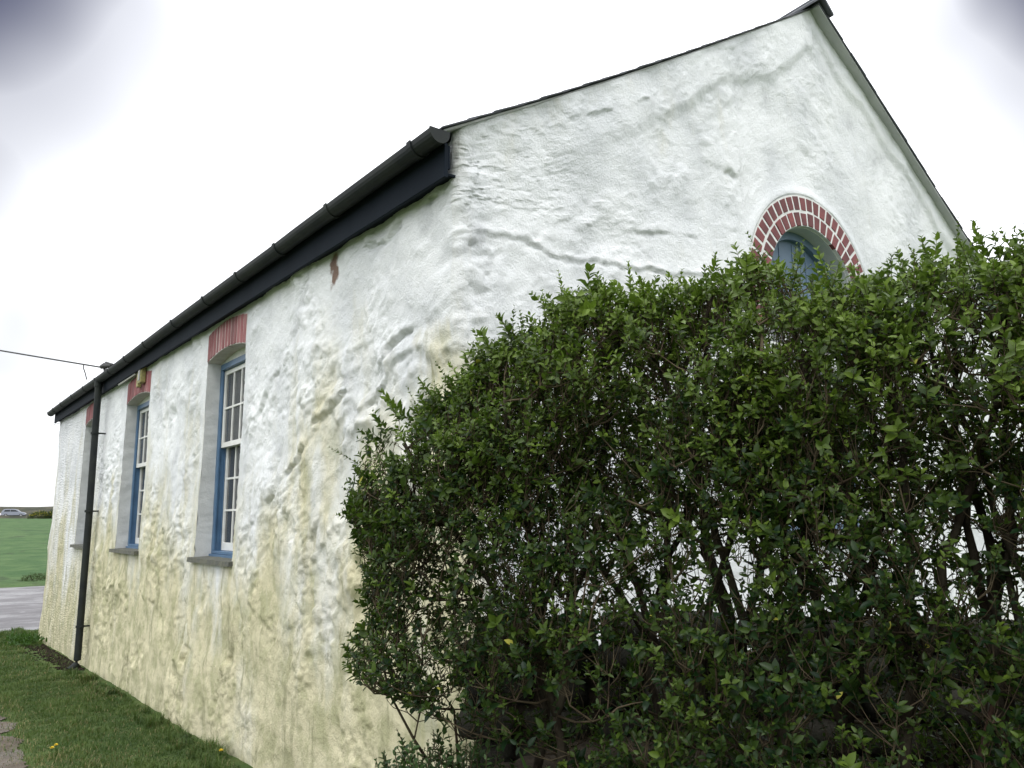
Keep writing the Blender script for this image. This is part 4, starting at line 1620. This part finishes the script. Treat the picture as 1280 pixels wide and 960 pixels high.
def blades(n, xr, yr, keepf, hmin, hmax, wid):
    x = gr_.uniform(*xr, n)
    y = gr_.uniform(*yr, n)
    kf = keepf(x, y)
    x, y = x[kf], y[kf]
    n = len(x)
    z = ground_z(x, y)-0.004
    cl_ = fbm(x*3, y*3, 0.9, 3)
    h = gr_.uniform(hmin, hmax, n)*(1+0.9*cl_)
    az = gr_.uniform(0, 2*math.pi, n)
    lean = gr_.uniform(0.2, 1.1, n)
    hx, hy = np.cos(az), np.sin(az)
    w = wid*gr_.uniform(0.7, 1.3, n)
    b = np.stack([x, y, z], -1)
    sd_ = np.stack([-hy, hx, np.zeros(n)], -1)*w[:, None]
    m_ = b+np.stack([hx*lean*0.25, hy*lean*0.25, np.full(n, 0.6)], -1)*h[:, None]
    t_ = b+np.stack([hx*lean*0.8, hy*lean*0.8, 1-0.35*lean], -1)*h[:, None]
    V_ = np.stack([b-sd_, b+sd_, m_+sd_*0.8, m_-sd_*0.8, t_], 1).reshape(-1, 3)
    tri = np.array([(0, 1, 2), (0, 2, 3), (3, 2, 4)])
    Fc = (np.arange(n)[:, None, None]*5+tri[None]).reshape(-1, 3)
    tint = np.clip(0.42+0.75*cl_+gr_.normal(size=n)*0.16, 0, 0.93)
    dead = gr_.random(n) < 0.04+0.12*sstep(-0.1, 0.5, fbm(x*1.5, y*1.5, 4, 3))+0.25*sstep(-1.0, -1.5, x)*(y < 7)
    tint = np.where(dead, 1.0, tint)
    return V_, Fc, np.repeat(tint, 5)


def lawn_keep(x, y):
    wallx = -0.05-0.085
    inside = (x > wallx-0.005) & (y < LEN+0.1) & (y > -0.1)
    strip = (x > -0.45) & (y > 9.0) & (y < 12.6)
    p = gr_.random(len(x))
    sparse = (x < -1.22+0.25*gr_.normal(size=len(x))*0.5+0.10*fbm(x*2.5, y*2.5, 5.2, 3)+0.03*(y-4)) & (y < 6.4)
    return (~inside) & ~(strip & (p > 0.12)) & ~yard_keep(x, y) & ~(sparse & (p > 0.14)) & (bank_z(x, y) < 0.25)


parts_ = [blades(190000, (-3.2, 0.6), (1.8, 9), lawn_keep, 0.018, 0.055, 0.0022),
          blades(120000, (-3.4, 1.0), (9, 17.5), lawn_keep, 0.02, 0.06, 0.003),
          blades(26000, (-4, 0.3), (-4, 1.8), lawn_keep, 0.018, 0.05, 0.0025),
          blades(26000, (-0.34, -0.12), (0.5, 9), lambda x, y: lawn_keep(x, y) & (fbm(x*4, y*2.2, 3.3, 3) > 0.05), 0.04, 0.12, 0.0025),
          blades(5000, (-0.75, -0.2), (13.2, 15.2), lambda x, y: ~yard_keep(x, y), 0.04, 0.10, 0.003)]
o_ = 0
VV, FF, TT = [], [], []
for v_, f_, t_ in parts_:
    VV.append(v_); FF.append(f_+o_); TT.append(t_); o_ += len(v_)
obj('grass', mesh_from('grass', np.concatenate(VV), np.concatenate(FF), True, {'tint': np.concatenate(TT)}), M['grass'], None,
    'short green grass growing along the foot of the chapel', 'grass', kind='stuff')

# bare stony strip at the foot of the pebble dashed wall
Vs, Fs = [], []
for i in range(900):
    y_ = gr_.uniform(9.0, 12.8)
    x_ = -0.10-abs(gr_.normal())*0.13
    r_ = gr_.uniform(0.006, 0.028)
    u_ = ico_v*(1+0.2*gr_.normal(size=(len(ico_v), 1)))*np.array([1, 1, 0.6])*r_
    Vs.append(u_+np.array([x_, y_, float(ground_z(x_, y_))+0.004]))
    Fs.append(ico_f+i*len(ico_v))
obj('gravel_strip', mesh_from('gravel_strip', np.concatenate(Vs), np.concatenate(Fs), True), M['soil'], None,
    'dark loose stones and soil at the wall foot by the downpipe', 'gravel', kind='stuff')


# dandelions
def dandelion(x, y, label):
    rt = obj('dandelion', None, label=label, cat='flower')
    z = float(ground_z(x, y))
    st = MB()
    st.tube([(x, y, z), (x+0.004, y, z+0.05), (x+0.002, y-0.004, z+0.085)], 0.0022, 5)
    obj('stalk', mesh_from('stalk', st.v, st.f, True), M['strap'], rt)
    fh = MB()
    for q in range(34):
        a_ = q*2.39996
        e_ = 0.15+0.9*(q/34)
        d_ = np.array([math.cos(a_)*math.cos(e_), math.sin(a_)*math.cos(e_), math.sin(e_)])
        s_ = unit(np.cross(d_, (0, 0, 1)))*0.0028
        c_ = np.array([x+0.002, y-0.004, z+0.085])
        fh.add([c_, c_+d_*0.012+s_, c_+d_*0.022, c_+d_*0.012-s_], [(0, 1, 2, 3)])
    obj('flower_head', mesh_from('flower_head', fh.v, fh.f), M['flower'], rt)


dandelion(-1.15, 4.10, 'yellow dandelion in the grass near the muddy path, the upper right one of the pair')
dandelion(-1.19, 4.02, 'yellow dandelion in the grass near the muddy path, the lower left one of the pair')
dandelion(-0.20, 2.95, 'lone yellow dandelion at the very foot of the chapel wall')

# ------------------------------------------------------------------ far things
CARPAINT = simple('silver_blue_car_paint', (0.30, 0.32, 0.38), (0.27, 0.29, 0.35), 2, 0.3, 0, metallic=0.4)
CARWHITE = simple('white_car_paint', (0.75, 0.75, 0.75), (0.7, 0.7, 0.7), 2, 0.35, 0)
CARGLASS = simple('dark_car_glass', (0.03, 0.035, 0.045), (0.04, 0.045, 0.05), 2, 0.1, 0)
TYRE = simple('tyre_rubber', (0.02, 0.02, 0.02), (0.03, 0.03, 0.03), 5, 0.8, 0)
RIM = simple('grey_wheel_rim', (0.4, 0.4, 0.42), (0.35, 0.35, 0.36), 5, 0.4, 0, metallic=0.6)


def car(x, y, heading, paint, label, lift=0.0):
    rt = obj('parked_car', None, label=label, cat='car', group='cars parked on the far hill road')
    z = float(ground_z(x, y))+lift
    fx, fy = math.cos(heading), math.sin(heading)

    def T(a, h, w):
        return (x+fx*a-fy*w, y+fy*a+fx*w, z+h)
    prof = [(-2.1, .32), (-2.15, .75), (-2.05, 1.05), (-1.75, 1.50), (-1.2, 1.60), (0.0, 1.60), (0.45, 1.50), (1.15, 1.05), (1.95, .88), (2.15, .65), (2.12, .32)]
    b = MB()
    b.prism(prof, T, -0.83, 0.83)
    bo = obj('body', b.mesh('body', bevel=0.05), paint, rt)
    for s_ in (-1, 1):
        g = MB()
        g.prism([(-1.65, 1.08), (-1.5, 1.45), (-0.6, 1.50), (-0.6, 1.08)], T, s_*0.832, s_*0.845)
        g.prism([(-0.5, 1.08), (-0.5, 1.50), (0.35, 1.42), (0.9, 1.08)], T, s_*0.832, s_*0.845)
        obj('side_window', g.mesh('side_window'), CARGLASS, rt)
    g = MB()
    g.prism([(0.50, 1.48), (1.10, 1.10), (1.14, 1.10), (0.55, 1.50)], lambda a, h, w: T(a+0.02, h+0.02, w), -0.68, 0.68)
    obj('windscreen', g.mesh('windscreen'), CARGLASS, rt)
    for a in (-1.3, 1.35):
        for s_ in (-1, 1):
            w_ = MB()
            w_.tube([T(a, 0.32, s_*0.70), T(a, 0.32, s_*0.86)], 0.32, 16)
            wo = obj('wheel', w_.mesh('wheel'), TYRE, rt)
            r_ = MB()
            r_.tube([T(a, 0.32, s_*0.855), T(a, 0.32, s_*0.87)], 0.19, 12)
            obj('rim', r_.mesh('rim'), RIM, wo)
    for s_ in (-1, 1):
        hl = MB()
        hl.prism([(2.10, .62), (2.10, .78), (2.17, .74), (2.18, .64)], T, s_*0.5, s_*0.78)
        obj('headlight', hl.mesh('headlight', bevel=0.01), CARWHITE, rt)
    return rt


car(17.0, 189.3, rad(-12), CARPAINT, 'silver blue hatchback parked on the far hillside road, the whole car in view', 0.25)
car(12.75, 190.0, rad(-8), CARWHITE, 'white car on the far hillside road, mostly cut off by the left picture edge', 0.2)

GORSE = leaf_material('gorse_leaf', (0.018, 0.028, 0.012), (0.05, 0.06, 0.025), (0.55, 0.45, 0.05), 0.7)


def gorse(x, y, sx, sy, h, n, label, yellow=0.12, seed=1):
    g = np.random.default_rng(seed)
    rt = obj('gorse_bush', None, label=label, cat='bush', group='gorse bushes at the field edge')
    u_ = unit(g.normal(size=(n, 3)))*g.uniform(0.55, 1.0, (n, 1))**0.5
    u_ = u_*(1+0.3*fbm(u_[:, 0]*2, u_[:, 1]*2, u_[:, 2]*2+seed, 3)[:, None])
    u_[:, 2] = np.abs(u_[:, 2])
    b_ = u_*np.array([sx, sy, h])+np.array([x, y, float(ground_z(x, y))-0.1])
    d_ = unit(u_+g.normal(size=(n, 3))*0.5)
    t_ = g.uniform(0, 0.9, n)
    t_ = np.where((g.random(n) < yellow) & (u_[:, 2] > 0.35), 1.0, t_)
    sc_ = g.uniform(0.6, 1.3, n)*h*0.13
    obj('foliage', leaves_mesh('foliage', b_, d_, unit(g.normal(size=(n, 3))), sc_, sc_*0.5, t_), GORSE, rt)
    tk = MB()
    for q in range(5):
        a_ = q*1.256
        gz0 = float(ground_z(x, y))
        tk.tube([(x+0.1*sx*math.cos(a_), y+0.1*sy*math.sin(a_), gz0-0.1), (x+0.5*sx*math.cos(a_), y+0.5*sy*math.sin(a_), gz0+0.55*h)], [0.05*h, 0.02*h], 6)
    obj('trunk', tk.mesh('trunk'), M['bark'], rt)


gorse(19.6, 172, 1.9, 1.6, 1.35, 2600, 'dark gorse bush with yellow bloom at the top edge of the green field', 0.14, 2)
gorse(22.3, 172.5, 2.2, 1.6, 1.6, 2600, 'dark gorse bush at the field top, right of the blooming one, against the chapel edge', 0.05, 4)
gorse(2.05, 31.3, 0.55, 0.5, 0.32, 1400, 'small low dark bush where the green field meets the gravel', 0.0, 6)

# tuft of weeds at the far wall corner
tr = np.random.default_rng(8)
rt = obj('weed_tuft', None, label='dark tuft of rank weeds against the far bottom corner of the chapel', cat='weeds')
b_ = np.stack([tr.normal(size=420)*0.13-0.36, tr.normal(size=420)*0.28+13.1, np.zeros(420)], -1)
b_[:, 2] = ground_z(b_[:, 0], b_[:, 1])+tr.uniform(0, 0.10, 420)
d_ = unit(tr.normal(size=(420, 3))*0.6+np.array([0, 0, 0.7]))
sc_ = tr.uniform(0.05, 0.11, 420)
obj('leaves', leaves_mesh('leaves', b_, d_, unit(tr.normal(size=(420, 3))), sc_, sc_*0.3, tr.uniform(0, 0.4, 420)), M['strap'], rt)
